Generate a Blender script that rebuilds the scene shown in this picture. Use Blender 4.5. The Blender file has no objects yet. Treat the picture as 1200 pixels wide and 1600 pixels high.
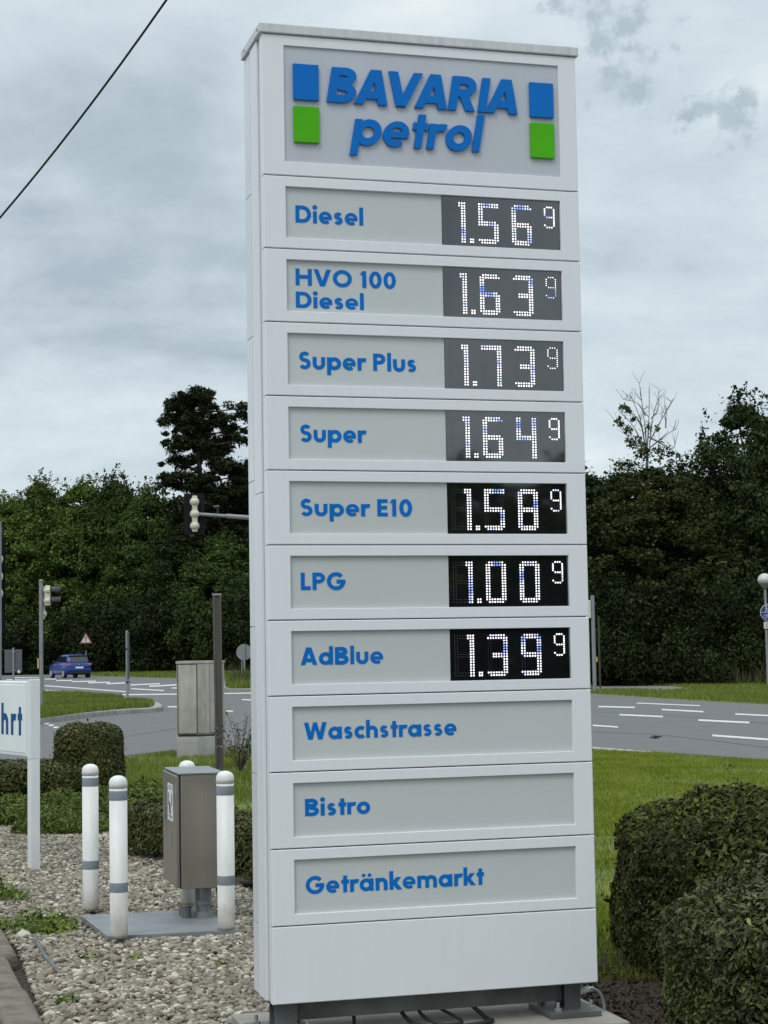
import bpy, bmesh, math, random
import numpy as np
from mathutils import Vector, Matrix
random.seed(7); RNG = np.random.default_rng(11)
S = bpy.context.scene
COL = S.collection
R = math.radians
PI = math.pi

# ------------------------------------------------------------------ camera
CAM_H, F, PITCH, ROLL = 1.62, 2834.53, 0.0745, -0.0167223     # focal length in pixels of a 1200 x 1600 picture
cd = bpy.data.cameras.new('camera'); cam = bpy.data.objects.new('camera', cd); COL.objects.link(cam)
cd.sensor_width = 36; cd.lens = F / 1600 * 36; cd.clip_start = 0.05; cd.clip_end = 3000
_f = Vector((0, math.cos(PITCH), math.sin(PITCH))); _u = Vector((0, -math.sin(PITCH), math.cos(PITCH))); _r = Vector((1, 0, 0))
_c, _s = math.cos(ROLL), math.sin(ROLL)
cx_ = _c * _r + _s * _u; cy_ = -_s * _r + _c * _u
M = Matrix((cx_, cy_, -_f)).transposed().to_4x4(); M.translation = (0, 0, CAM_H); cam.matrix_world = M
S.camera = cam

# ------------------------------------------------------------------ sky, sun, exposure
SUN_EL, SUN_AZ = 52, 205          # azimuth measured clockwise from +Y: the bright part of the cloud is behind the camera
w = bpy.data.worlds.new('World'); S.world = w; w.use_nodes = True
nt = w.node_tree; nt.nodes.clear()
def N(t, **k):
    n = nt.nodes.new(t)
    for a, b in k.items():
        if a == 'inp':
            for i, v in b.items(): n.inputs[i].default_value = v
        else: setattr(n, a, b)
    return n
LK = lambda a, b: nt.links.new(a, b)
sky = N('ShaderNodeTexSky', sky_type='NISHITA'); sky.sun_disc = False
sky.sun_elevation = R(SUN_EL); sky.sun_rotation = R(SUN_AZ); sky.air_density = 1.0; sky.dust_density = 1.5
tc = N('ShaderNodeTexCoord'); sep = N('ShaderNodeSeparateXYZ'); LK(tc.outputs['Generated'], sep.inputs[0])
zc = N('ShaderNodeMath', operation='MAXIMUM', inp={1: 0.0}); LK(sep.outputs['Z'], zc.inputs[0])
za = N('ShaderNodeMath', operation='ADD', inp={1: 0.26}); LK(zc.outputs[0], za.inputs[0])
dx = N('ShaderNodeMath', operation='DIVIDE'); LK(sep.outputs['X'], dx.inputs[0]); LK(za.outputs[0], dx.inputs[1])
dy = N('ShaderNodeMath', operation='DIVIDE'); LK(sep.outputs['Y'], dy.inputs[0]); LK(za.outputs[0], dy.inputs[1])
cv = N('ShaderNodeCombineXYZ', inp={2: 3.1}); LK(dx.outputs[0], cv.inputs[0]); LK(dy.outputs[0], cv.inputs[1])
n1 = N('ShaderNodeTexNoise', inp={'Scale': 1.15, 'Detail': 7.0, 'Roughness': 0.52, 'Distortion': 0.25}); LK(cv.outputs[0], n1.inputs['Vector'])
n2 = N('ShaderNodeTexNoise', inp={'Scale': 4.2, 'Detail': 6.0, 'Roughness': 0.6, 'Distortion': 0.2}); LK(cv.outputs[0], n2.inputs['Vector'])
mixn = N('ShaderNodeMath', operation='MULTIPLY_ADD', inp={1: 0.36}); LK(n2.outputs['Fac'], mixn.inputs[0])
s1 = N('ShaderNodeMath', operation='MULTIPLY', inp={1: 0.70}); LK(n1.outputs['Fac'], s1.inputs[0]); LK(s1.outputs[0], mixn.inputs[2])
cr = N('ShaderNodeValToRGB'); LK(mixn.outputs[0], cr.inputs[0])
e = cr.color_ramp.elements
e[0].position = 0.38; e[0].color = (.355, .425, .480, 1)
e[1].position = 0.64; e[1].color = (.70, .755, .765, 1)
e2 = e.new(0.47); e2.color = (.485, .560, .610, 1)
e3 = e.new(0.56); e3.color = (.580, .655, .700, 1)
# two darker cloud puffs high on the right
last = cr.outputs[0]
for (ppx, ppy, rad_) in ((995, 135, .037), (1155, 165, .042), (180, 250, .060), (950, 20, .045)):
    d0 = Vector(); u0_, v0_ = ppx - 600, ppy - 800
    d0 = (_f + _r * ((_c * u0_ + _s * v0_) / F) - _u * ((-_s * u0_ + _c * v0_) / F)).normalized()
    ds = N('ShaderNodeVectorMath', operation='DISTANCE'); LK(tc.outputs['Generated'], ds.inputs[0]); ds.inputs[1].default_value = d0
    n3 = N('ShaderNodeTexNoise', inp={'Scale': 38.0 if rad_ < .05 else 14.0, 'Detail': 7.0, 'Roughness': 0.62}); LK(tc.outputs['Generated'], n3.inputs['Vector'])
    ad = N('ShaderNodeMath', operation='MULTIPLY_ADD', inp={1: rad_ * 3.6}); LK(n3.outputs['Fac'], ad.inputs[0]); LK(ds.outputs['Value'], ad.inputs[2])
    mk_ = N('ShaderNodeMapRange', interpolation_type='SMOOTHSTEP', inp={1: rad_ * 1.85, 2: rad_ * (2.45 if rad_ < .05 else 2.8), 3: 0.8 if rad_ < .05 else .5, 4: 0.0}); LK(ad.outputs[0], mk_.inputs[0])
    mx = N('ShaderNodeMix', data_type='RGBA', inp={7: (.345, .425, .475, 1)}); LK(mk_.outputs[0], mx.inputs[0]); LK(last, mx.inputs[6]); last = mx.outputs[2]
# near the horizon the cloud sheet is pale and even
hz = N('ShaderNodeMapRange', inp={1: 0.0, 2: 0.13, 3: 0.75, 4: 0.0}); LK(sep.outputs['Z'], hz.inputs[0])
mh = N('ShaderNodeMix', data_type='RGBA', inp={7: (.560, .655, .70, 1)}); LK(hz.outputs[0], mh.inputs[0]); LK(last, mh.inputs[6])
# overcast sky: brighter towards the zenith
zb = N('ShaderNodeMapRange', inp={1: 0.36, 2: 1.0, 3: 10.0, 4: 21.0}); LK(sep.outputs['Z'], zb.inputs[0])
sc_ = N('ShaderNodeVectorMath', operation='SCALE'); LK(mh.outputs[2], sc_.inputs[0]); LK(zb.outputs[0], sc_.inputs['Scale'])
fm = N('ShaderNodeMix', data_type='RGBA', inp={0: 0.93}); LK(sky.outputs[0], fm.inputs[6]); LK(sc_.outputs[0], fm.inputs[7])
bg = N('ShaderNodeBackground', inp={1: 0.10}); LK(fm.outputs[2], bg.inputs[0])
wo = N('ShaderNodeOutputWorld'); LK(bg.outputs[0], wo.inputs[0])

sd = bpy.data.lights.new('sun', 'SUN'); sd.energy = 0.9; sd.angle = R(22); sd.color = (1, .97, .93)
sun = bpy.data.objects.new('sun', sd); COL.objects.link(sun)
_d = Vector((math.sin(R(SUN_AZ)) * math.cos(R(SUN_EL)), math.cos(R(SUN_AZ)) * math.cos(R(SUN_EL)), math.sin(R(SUN_EL))))
sun.rotation_euler = _d.to_track_quat('Z', 'Y').to_euler()

vs = S.view_settings; vs.view_transform = 'Standard'; vs.look = 'None'; vs.exposure = 0.28; vs.gamma = 1; vs.use_curve_mapping = False
S.render.engine = 'CYCLES'; S.cycles.max_bounces = 5; S.cycles.diffuse_bounces = 3; S.cycles.glossy_bounces = 3
S.cycles.use_denoising = True
S.cycles.caustics_reflective = False; S.cycles.caustics_refractive = False

# ------------------------------------------------------------------ measured rays: photo pixel -> point of the place
def ray(x, y):
    u0, v0 = x - 600, y - 800
    u = _c * u0 + _s * v0; v = -_s * u0 + _c * v0
    return _f + _r * (u / F) - _u * (v / F)
def at(x, y, z=0.0):
    d = ray(x, y); return Vector((0, 0, CAM_H)) + d * ((z - CAM_H) / d.z)
def atY(x, y, Y):
    d = ray(x, y); return Vector((0, 0, CAM_H)) + d * (Y / d.y)

# ------------------------------------------------------------------ materials
def mat(name, col, rough=.6, var=.12, scale=8, metal=0, bump=0, bscale=None, spec=.5, col2=None, island=0, ior=None, stretch=None, obj=True):
    m = bpy.data.materials.new(name); m.use_nodes = True; t = m.node_tree
    b = t.nodes['Principled BSDF']; b.inputs['Roughness'].default_value = rough; b.inputs['Metallic'].default_value = metal
    b.inputs['Specular IOR Level'].default_value = spec
    if ior: b.inputs['IOR'].default_value = ior
    c2 = col2 or tuple(max(0, x * (1 - var * 2.2)) for x in col)
    tcn = t.nodes.new('ShaderNodeTexCoord'); src = tcn.outputs['Object']
    if stretch:
        mp = t.nodes.new('ShaderNodeMapping'); mp.inputs['Scale'].default_value = stretch
        t.links.new(src, mp.inputs[0]); src = mp.outputs[0]
    nz = t.nodes.new('ShaderNodeTexNoise'); nz.inputs['Scale'].default_value = scale; nz.inputs['Detail'].default_value = 6
    nz.inputs['Roughness'].default_value = .6
    t.links.new(src, nz.inputs['Vector'])
    rp = t.nodes.new('ShaderNodeValToRGB'); rp.color_ramp.elements[0].position = .33; rp.color_ramp.elements[1].position = .67
    rp.color_ramp.elements[0].color = (*c2, 1); rp.color_ramp.elements[1].color = (*col, 1)
    t.links.new(nz.outputs['Fac'], rp.inputs[0]); out = rp.outputs[0]
    if island:
        ge = t.nodes.new('ShaderNodeNewGeometry'); mr = t.nodes.new('ShaderNodeMapRange')
        mr.inputs[3].default_value = 1 - island; mr.inputs[4].default_value = 1 + island
        t.links.new(ge.outputs['Random Per Island'], mr.inputs[0])
        vm = t.nodes.new('ShaderNodeVectorMath'); vm.operation = 'SCALE'
        t.links.new(out, vm.inputs[0]); t.links.new(mr.outputs[0], vm.inputs['Scale']); out = vm.outputs[0]
    t.links.new(out, b.inputs['Base Color'])
    if bump:
        nb = t.nodes.new('ShaderNodeTexNoise'); nb.inputs['Scale'].default_value = bscale or scale * 6; nb.inputs['Detail'].default_value = 4
        t.links.new(src, nb.inputs['Vector'])
        bp = t.nodes.new('ShaderNodeBump'); bp.inputs['Strength'].default_value = bump; bp.inputs['Distance'].default_value = .02
        t.links.new(nb.outputs['Fac'], bp.inputs['Height']); t.links.new(bp.outputs[0], b.inputs['Normal'])
    return m
def leafmat(name, stops, rough=.5, spec=.3, scale=.6):
    trees = name in ('leaf_light', 'leaf_mid', 'leaf_dark', 'leaf_rust')
    """leaf colours picked per leaf from a ramp, drifting through the crown"""
    m = bpy.data.materials.new(name); m.use_nodes = True; t = m.node_tree
    b = t.nodes['Principled BSDF']; b.inputs['Roughness'].default_value = rough; b.inputs['Specular IOR Level'].default_value = spec
    ge = t.nodes.new('ShaderNodeNewGeometry'); tcn = t.nodes.new('ShaderNodeTexCoord')
    nz = t.nodes.new('ShaderNodeTexNoise'); nz.inputs['Scale'].default_value = scale; nz.inputs['Detail'].default_value = 3
    t.links.new(tcn.outputs['Object'], nz.inputs['Vector'])
    a = t.nodes.new('ShaderNodeMath'); a.operation = 'MULTIPLY_ADD'; a.inputs[1].default_value = .5
    mm = t.nodes.new('ShaderNodeMath'); mm.operation = 'MULTIPLY'; mm.inputs[1].default_value = .55
    t.links.new(nz.outputs['Fac'], mm.inputs[0])
    t.links.new(ge.outputs['Random Per Island'], a.inputs[0]); t.links.new(mm.outputs[0], a.inputs[2])
    rp = t.nodes.new('ShaderNodeValToRGB'); el = rp.color_ramp.elements
    for i, (p, c) in enumerate(stops):
        q = el[i] if i < 2 else el.new(p)
        q.position = p; q.color = (*c, 1)
    t.links.new(a.outputs[0], rp.inputs[0])
    oi = t.nodes.new('ShaderNodeObjectInfo'); mr = t.nodes.new('ShaderNodeMapRange'); mr.inputs[3].default_value = .72; mr.inputs[4].default_value = 1.30; t.links.new(oi.outputs['Random'], mr.inputs[0])
    vm = t.nodes.new('ShaderNodeVectorMath'); vm.operation = 'SCALE'; t.links.new(rp.outputs[0], vm.inputs[0])
    if trees: t.links.new(mr.outputs[0], vm.inputs['Scale'])
    else: vm.inputs['Scale'].default_value = 1
    t.links.new(vm.outputs[0], b.inputs['Base Color'])
    return m
MT = {}
MT['panel'] = mat('silver_white_paint', (.735, .745, .775), .34, .010, 5, spec=.5, bump=.010, bscale=700, stretch=(5, 5, .35))
MT['side'] = mat('silver_white_side', (.70, .71, .73), .25, .04, 2, spec=.6)
MT['cap'] = mat('weathered_cap', (.62, .63, .635), .45, .07, 9, stretch=(6, 6, .6))
MT['face'] = mat('acrylic_face', (.535, .560, .555), .10, .02, 2, spec=.5)
MT['header_face'] = mat('header_face', (.50, .52, .56), .35, .03, 2, spec=.4)
MT['seam'] = mat('seam_dark', (.06, .06, .065), .7, .1, 5)
MT['blue'] = mat('blue_print', (.001, .150, .53), .45, .03, 4, spec=.12)
MT['logo_blue'] = mat('logo_blue', (.001, .150, .52), .4, .04, 5, spec=.15)
MT['logo_green'] = mat('logo_green', (.075, .43, .006), .4, .05, 5, spec=.15)
MT['glass'] = mat('display_glass', (.008, .009, .010), .03, .1, 5, ior=2.25)
MT['led_off'] = mat('led_off', (.075, .075, .07), .4, .1, 5)
MT['steel_beam'] = mat('steel_beam', (.155, .165, .160), .55, .2, 6, metal=.3)
MT['galv'] = mat('galvanised_steel', (.36, .38, .39), .45, .12, 12, metal=.5)
MT['pole_grey'] = mat('pole_grey', (.25, .265, .28), .5, .1, 4)
MT['concrete'] = mat('concrete', (.33, .31, .265), .85, .14, 6, bump=.3)
MT['slab'] = mat('painted_slab', (.265, .290, .312), .6, .13, 5, bump=.15)
MT['cabconc'] = mat('weathered_cabinet', (.47, .455, .41), .8, .16, 5, bump=.2, stretch=(1.5, 1.5, .45))
MT['cabbase'] = mat('cabinet_base', (.46, .46, .43), .85, .12, 7, bump=.25)
MT['bollard'] = mat('bollard_white', (.78, .775, .74), .5, .07, 5, stretch=(3, 3, .7), bump=.05)
MT['band'] = mat('reflective_band', (.24, .27, .31), .35, .08, 20)
MT['cabinet'] = mat('brushed_steel', (.37, .330, .285), .33, .035, 3, metal=.85, stretch=(30, 30, .8))
MT['cablid'] = mat('steel_lid', (.30, .32, .33), .4, .1, 6, metal=.5)
MT['pipe'] = mat('pipe_grey', (.30, .31, .32), .5, .12, 8)
MT['black'] = mat('black_rubber', (.012, .012, .013), .5, .1, 8)
MT['dull_blue'] = mat('faded_blue_print', (.004, .085, .26), .5, .06, 5, spec=.15)
MT['white'] = mat('white_paint', (.76, .78, .80), .35, .04, 3)
MT['sticker'] = mat('sticker_white', (.80, .83, .85), .4, .03, 5)
MT['ink'] = mat('print_ink', (.03, .035, .04), .5, .1, 5)
MT['brown_steel'] = mat('brown_steel', (.13, .115, .105), .5, .15, 6, metal=.3, stretch=(6, 6, .6))
MT['tl_cream'] = mat('signal_cream', (.62, .60, .47), .5, .06, 6)
MT['tl_dark'] = mat('signal_backboard', (.010, .011, .014), .7, .1, 6, spec=.15)
MT['hood'] = mat('signal_hood', (.05, .055, .06), .5, .1, 6)
MT['sign_back'] = mat('sign_back', (.10, .11, .12), .5, .08, 4)
MT['sign_red'] = mat('sign_red', (.30, .05, .045), .5, .06, 5)
MT['sign_white'] = mat('sign_white', (.62, .58, .57), .45, .05, 5)
MT['sign_blue'] = mat('sign_blue', (.012, .05, .26), .45, .06, 5)
MT['globe'] = mat('lamp_globe', (.52, .53, .52), .3, .03, 4)
MT['asphalt'] = mat('asphalt', (.150, .152, .150), .85, .10, 2.2, bump=.25, bscale=90)
MT['marking'] = mat('road_paint', (.62, .63, .62), .7, .12, 3)
MT['forecourt'] = mat('forecourt', (.22, .22, .22), .8, .1, 3)
MT['path'] = mat('path_asphalt', (.20, .205, .21), .85, .12, 3)
MT['kerb'] = mat('kerb_stone', (.36, .35, .33), .85, .16, 4, bump=.3)
MT['kerb_brown'] = mat('kerb_brown', (.205, .175, .135), .95, .22, 9, bump=.5, bscale=60)
MT['paver'] = mat('paver', (.28, .275, .25), .85, .16, 7, bump=.3)
MT['soil'] = mat('soil', (.062, .046, .032), .95, .34, 30, bump=1.0, bscale=70)
MT['earth'] = mat('turf_ground', (.13, .16, .035), .95, .2, 1.6, bump=.3, bscale=20)
MT['bark'] = mat('bark', (.075, .062, .05), .9, .2, 4, bump=.5, stretch=(4, 4, .6))
MT['dead'] = mat('dead_wood', (.20, .185, .17), .9, .15, 4)
MT['car_blue'] = mat('car_paint', (.010, .044, .26), .25, .06, 3, spec=.6)
MT['car_glass'] = mat('car_glass', (.015, .018, .022), .05, .05, 3, ior=1.7)
MT['car_dark'] = mat('car_plastic', (.02, .021, .024), .6, .1, 6)
MT['tail'] = mat('tail_lamp', (.42, .20, .18), .2, .05, 6)
MT['chrome'] = mat('rim_alloy', (.55, .56, .58), .3, .05, 6, metal=.6)
MT['orange'] = mat('button_yellow', (.62, .42, .14), .5, .05, 6)
def dirty(m, z0, z1, col, amount=.75, scale=9):
    t = m.node_tree; b = t.nodes['Principled BSDF']; src = b.inputs['Base Color'].links[0].from_socket
    tcn = t.nodes.new('ShaderNodeTexCoord'); sp = t.nodes.new('ShaderNodeSeparateXYZ'); t.links.new(tcn.outputs['Object'], sp.inputs[0])
    nz = t.nodes.new('ShaderNodeTexNoise'); nz.inputs['Scale'].default_value = scale; nz.inputs['Detail'].default_value = 7; nz.inputs['Roughness'].default_value = .7; t.links.new(tcn.outputs['Object'], nz.inputs['Vector'])
    mr = t.nodes.new('ShaderNodeMapRange'); mr.inputs[1].default_value = z0; mr.inputs[2].default_value = z1; mr.inputs[3].default_value = .62; mr.inputs[4].default_value = 0; t.links.new(sp.outputs['Z'], mr.inputs[0])
    ad = t.nodes.new('ShaderNodeMath'); ad.operation = 'ADD'; t.links.new(mr.outputs[0], ad.inputs[0]); t.links.new(nz.outputs['Fac'], ad.inputs[1])
    m2 = t.nodes.new('ShaderNodeMapRange'); m2.inputs[1].default_value = .60; m2.inputs[2].default_value = 1.15; m2.inputs[4].default_value = amount; t.links.new(ad.outputs[0], m2.inputs[0])
    mx = t.nodes.new('ShaderNodeMix'); mx.data_type = 'RGBA'; mx.inputs[7].default_value = (*col, 1); t.links.new(m2.outputs[0], mx.inputs[0]); t.links.new(src, mx.inputs[6]); t.links.new(mx.outputs[2], b.inputs['Base Color'])
dirty(MT['bollard'], 0, .22, (.30, .26, .20)); dirty(MT['cabconc'], .2, .9, (.20, .20, .17), .6, 5); dirty(MT['cabbase'], 0, .4, (.22, .21, .18), .6, 6)
dirty(MT['slab'], -.1, .3, (.17, .17, .165), .55, 4); dirty(MT['cap'], -1, 8, (.42, .43, .42), .35, 7); dirty(MT['white'], -.2, .5, (.42, .42, .38), .4, 5); dirty(MT['asphalt'], -1, 2.5, (.115, .115, .113), .8, .55)
# stones: one colour each
m = bpy.data.materials.new('pebble'); m.use_nodes = True; t = m.node_tree; b = t.nodes['Principled BSDF']; b.inputs['Roughness'].default_value = .8
ge = t.nodes.new('ShaderNodeNewGeometry'); rp = t.nodes.new('ShaderNodeValToRGB'); el = rp.color_ramp.elements
for i, (p, c) in enumerate([(0, (.085, .072, .050)), (1, (.62, .575, .48)), (.12, (.16, .138, .100)), (.3, (.28, .245, .18)), (.45, (.19, .178, .150)), (.6, (.36, .322, .245)), (.72, (.25, .190, .128)), (.85, (.43, .395, .32))]):
    q = el[i] if i < 2 else el.new(p)
    q.position = p; q.color = (*c, 1)
t.links.new(ge.outputs['Random Per Island'], rp.inputs[0])
nz = t.nodes.new('ShaderNodeTexNoise'); nz.inputs['Scale'].default_value = 45; nz.inputs['Detail'].default_value = 4
tcn = t.nodes.new('ShaderNodeTexCoord'); t.links.new(tcn.outputs['Object'], nz.inputs['Vector'])
mr = t.nodes.new('ShaderNodeMapRange'); mr.inputs[3].default_value = .6; mr.inputs[4].default_value = 1.15; t.links.new(nz.outputs['Fac'], mr.inputs[0])
vm = t.nodes.new('ShaderNodeVectorMath'); vm.operation = 'SCALE'; t.links.new(rp.outputs[0], vm.inputs[0]); t.links.new(mr.outputs[0], vm.inputs['Scale'])
t.links.new(vm.outputs[0], b.inputs['Base Color']); MT['pebble'] = m
# lit diodes: white with drifting bluish and violet tints
m = bpy.data.materials.new('led_lit'); m.use_nodes = True; t = m.node_tree; t.nodes.remove(t.nodes['Principled BSDF'])
em = t.nodes.new('ShaderNodeEmission'); em.inputs[1].default_value = 1.7
tcn = t.nodes.new('ShaderNodeTexCoord'); nz = t.nodes.new('ShaderNodeTexNoise'); nz.inputs['Scale'].default_value = 16; nz.inputs['Detail'].default_value = 1
t.links.new(tcn.outputs['Object'], nz.inputs['Vector']); rp = t.nodes.new('ShaderNodeValToRGB'); el = rp.color_ramp.elements
for i, (p, c) in enumerate([(.30, (.16, .28, .85)), (.74, (.55, .75, .85)), (.38, (.55, .62, 1)), (.44, (.92, .92, 1)), (.62, (1, .97, .97)), (.68, (.88, .85, 1))]):
    q = el[i] if i < 2 else el.new(p)
    q.position = p; q.color = (*c, 1)
t.links.new(nz.outputs['Fac'], rp.inputs[0]); t.links.new(rp.outputs[0], em.inputs[0]); t.links.new(em.outputs[0], t.nodes['Material Output'].inputs[0]); MT['led'] = m

G = lambda *a: a
MT['leaf_light'] = leafmat('leaf_light', [(.25, (.034, .056, .012)), (.8, (.125, .168, .034)), (.5, (.068, .104, .020))], .7, .08)
MT['leaf_mid'] = leafmat('leaf_mid', [(.25, (.022, .040, .011)), (.8, (.080, .115, .028)), (.5, (.044, .071, .017))], .7, .08)
MT['leaf_dark'] = leafmat('leaf_dark', [(.25, (.009, .017, .006)), (.8, (.040, .056, .017)), (.5, (.020, .033, .011))], .7, .08)
MT['leaf_rust'] = leafmat('leaf_rust', [(.25, (.012, .018, .006)), (.8, (.056, .054, .016)), (.5, (.028, .034, .010))], .7, .08)
MT['needle'] = leafmat('needle', [(.25, (.010, .016, .007)), (.8, (.036, .046, .017)), (.5, (.020, .028, .010))], .7, .08)
MT['privet'] = leafmat('privet', [(.2, (.012, .015, .004)), (.9, (.170, .175, .052)), (.5, (.046, .056, .012)), (.74, (.092, .100, .024))], rough=.6, spec=.12, scale=3)
MT['laurel'] = leafmat('laurel', [(.2, (.014, .018, .005)), (.9, (.165, .172, .060)), (.5, (.048, .058, .015)), (.74, (.096, .104, .030))], rough=.5, spec=.25, scale=3)
MT['topiary'] = leafmat('topiary', [(.2, (.020, .026, .007)), (.86, (.150, .142, .036)), (.5, (.056, .070, .014)), (.7, (.100, .094, .024))], rough=.5, spec=.3, scale=3)
MT['sprout'] = leafmat('sprout', [(.2, (.09, .13, .025)), (.86, (.30, .35, .09))], scale=5)
MT['juniper'] = leafmat('juniper', [(.2, (.035, .055, .012)), (.86, (.170, .215, .045)), (.5, (.085, .120, .022))], scale=3, spec=.15)
MT['weed'] = leafmat('weed', [(.2, (.050, .080, .015)), (.86, (.20, .27, .05))], scale=6, spec=.15)
MT['grass'] = leafmat('grass_blades', [(.2, (.075, .115, .012)), (.86, (.33, .355, .062)), (.5, (.160, .222, .025))], scale=1.6, spec=.1)
MT['grass_far'] = leafmat('grass_far', [(.2, (.065, .100, .018)), (.86, (.25, .275, .060)), (.5, (.130, .178, .032))], scale=.5, spec=.1)
MT['tallgrass'] = leafmat('tall_grass', [(.2, (.035, .042, .016)), (.86, (.130, .120, .055)), (.5, (.070, .076, .028))], scale=.8, spec=.1)
MT['greyleaf'] = leafmat('grey_leaf', [(.2, (.05, .055, .035)), (.86, (.20, .205, .14))], scale=3)
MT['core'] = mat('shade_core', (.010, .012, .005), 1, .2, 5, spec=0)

# ------------------------------------------------------------------ object helpers
def tag(o, label=None, cat=None, group=None, kind=None):
    if label: o['label'] = label
    if cat: o['category'] = cat
    if group: o['group'] = group
    if kind: o['kind'] = kind
    return o
def root(name, label, cat, loc=(0, 0, 0), rz=0, group=None):
    o = bpy.data.objects.new(name, None); COL.objects.link(o); o.empty_display_size = .2
    o.location = loc; o.rotation_euler = (0, 0, rz)
    return tag(o, label, cat, group)
def link(name, me, m, parent=None):
    o = bpy.data.objects.new(name, me); COL.objects.link(o)
    if m: me.materials.append(m)
    if parent: o.parent = parent
    return o
class MB:
    def __init__(s): s.v = []; s.f = []; s.sm = []
    def add(s, vs, fs, smooth=False):
        n = len(s.v); s.v += [tuple(v) for v in vs]; s.f += [tuple(i + n for i in f) for f in fs]; s.sm += [smooth] * len(fs); return s
    def box(s, x0, x1, y0, y1, z0, z1, c=0):
        if c <= 0:
            v = [(x, y, z) for z in (z0, z1) for y in (y0, y1) for x in (x0, x1)]
            return s.add(v, [(0, 2, 3, 1), (4, 5, 7, 6), (0, 1, 5, 4), (2, 6, 7, 3), (0, 4, 6, 2), (1, 3, 7, 5)])
        bm = bmesh.new(); bmesh.ops.create_cube(bm, size=1)
        for v in bm.verts: v.co = (x0 + (v.co.x + .5) * (x1 - x0), y0 + (v.co.y + .5) * (y1 - y0), z0 + (v.co.z + .5) * (z1 - z0))
        bmesh.ops.bevel(bm, geom=list(bm.edges), offset=c, segments=2, affect='EDGES', profile=.5)
        bm.verts.index_update()
        s.add([v.co[:] for v in bm.verts], [[v.index for v in f.verts] for f in bm.faces]); bm.free(); return s
    def tube(s, pts, rad, n=12, caps=True, smooth=True):
        pts = [Vector(p) for p in pts]; k = len(pts)
        rs = rad if isinstance(rad, (list, tuple)) else [rad] * k
        vs, fs = [], []; prev = None
        for i, p in enumerate(pts):
            t_ = (pts[min(i + 1, k - 1)] - pts[max(i - 1, 0)]).normalized()
            a = prev if prev is not None else (Vector((1, 0, 0)) if abs(t_.x) < .9 else Vector((0, 1, 0)))
            a = (a - t_ * a.dot(t_)).normalized(); b_ = t_.cross(a); prev = a
            for j in range(n):
                q = 2 * PI * j / n; vs.append(p + (a * math.cos(q) + b_ * math.sin(q)) * rs[i])
        for i in range(k - 1):
            for j in range(n):
                fs.append((i * n + j, i * n + (j + 1) % n, (i + 1) * n + (j + 1) % n, (i + 1) * n + j))
        s.add(vs, fs, smooth)
        if caps:
            s.add(vs[:n], [tuple(range(n))[::-1]]); s.add(vs[-n:], [tuple(range(n))])
        return s
    def lathe(s, prof, c=(0, 0, 0), n=24, smooth=True):
        vs, fs = [], []
        for r_, z in prof:
            for j in range(n):
                q = 2 * PI * j / n; vs.append((c[0] + r_ * math.cos(q), c[1] + r_ * math.sin(q), c[2] + z))
        for i in range(len(prof) - 1):
            for j in range(n):
                fs.append((i * n + j, i * n + (j + 1) % n, (i + 1) * n + (j + 1) % n, (i + 1) * n + j))
        fs.append(tuple(range(n))[::-1]); fs.append(tuple(range((len(prof) - 1) * n, len(prof) * n)))
        return s.add(vs, fs, smooth)
    def prism(s, poly, axis, a, b_):
        """poly of 2-D points swept along axis ('y': points are x,z; 'z': x,y; 'x': y,z)"""
        n = len(poly)
        P = {'y': lambda p, q: (p[0], q, p[1]), 'z': lambda p, q: (p[0], p[1], q), 'x': lambda p, q: (q, p[0], p[1])}[axis]
        vs = [P(p, a) for p in poly] + [P(p, b_) for p in poly]
        fs = [tuple(range(n)), tuple(range(2 * n - 1, n - 1, -1))] + [(i, i + n, (i + 1) % n + n, (i + 1) % n) for i in range(n)]
        return s.add(vs, fs)
    def build(s, name, m, parent=None, fix=True):
        me = bpy.data.meshes.new(name); me.from_pydata(s.v, [], s.f)
        me.polygons.foreach_set('use_smooth', s.sm)
        if fix:
            bm = bmesh.new(); bm.from_mesh(me); bmesh.ops.recalc_face_normals(bm, faces=bm.faces); bm.to_mesh(me); bm.free()
        me.update(); return link(name, me, m, parent)
def np_mesh(name, V, Fc, smooth=False):
    """V (n,3); Fc (m,k) equal-sided faces"""
    me = bpy.data.meshes.new(name); n, (mm, k) = len(V), Fc.shape
    me.vertices.add(n); me.vertices.foreach_set('co', V.astype(np.float32).ravel())
    me.loops.add(mm * k); me.loops.foreach_set('vertex_index', Fc.astype(np.int32).ravel())
    me.polygons.add(mm); me.polygons.foreach_set('loop_start', (np.arange(mm) * k).astype(np.int32))
    me.polygons.foreach_set('use_smooth', np.full(mm, smooth))
    me.update(calc_edges=True); me.validate(); return me
def copy_tree(o, parent=None):
    c = o.copy(); COL.objects.link(c)
    if parent: c.parent = parent
    for ch in o.children: copy_tree(ch, c)
    return c
def unit(a): return a / np.maximum(np.linalg.norm(a, axis=-1, keepdims=True), 1e-9)
def leaf_mesh(name, P, Nn, size, aspect=.5, jit=.7, rng=RNG, fold=.18):
    """one folded six-sided leaf at each point, facing roughly along its normal"""
    n = len(P); nn = unit(Nn + rng.normal(0, jit, (n, 3)))
    tt = unit(np.cross(nn, rng.normal(0, 1, (n, 3)))); bb = np.cross(nn, tt)
    sz = (size * np.clip(rng.lognormal(0, .38, n), .45, 2.4))[:, None] if np.isscalar(size) else size[:, None]
    hw = sz * aspect * .5
    V = np.stack([P - tt * sz * .5, P + bb * hw + nn * hw * fold * 2, P + tt * sz * .5, P - bb * hw + nn * hw * fold * 2], 1).reshape(-1, 3)
    return np_mesh(name, V, np.arange(n * 4).reshape(n, 4))
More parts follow.
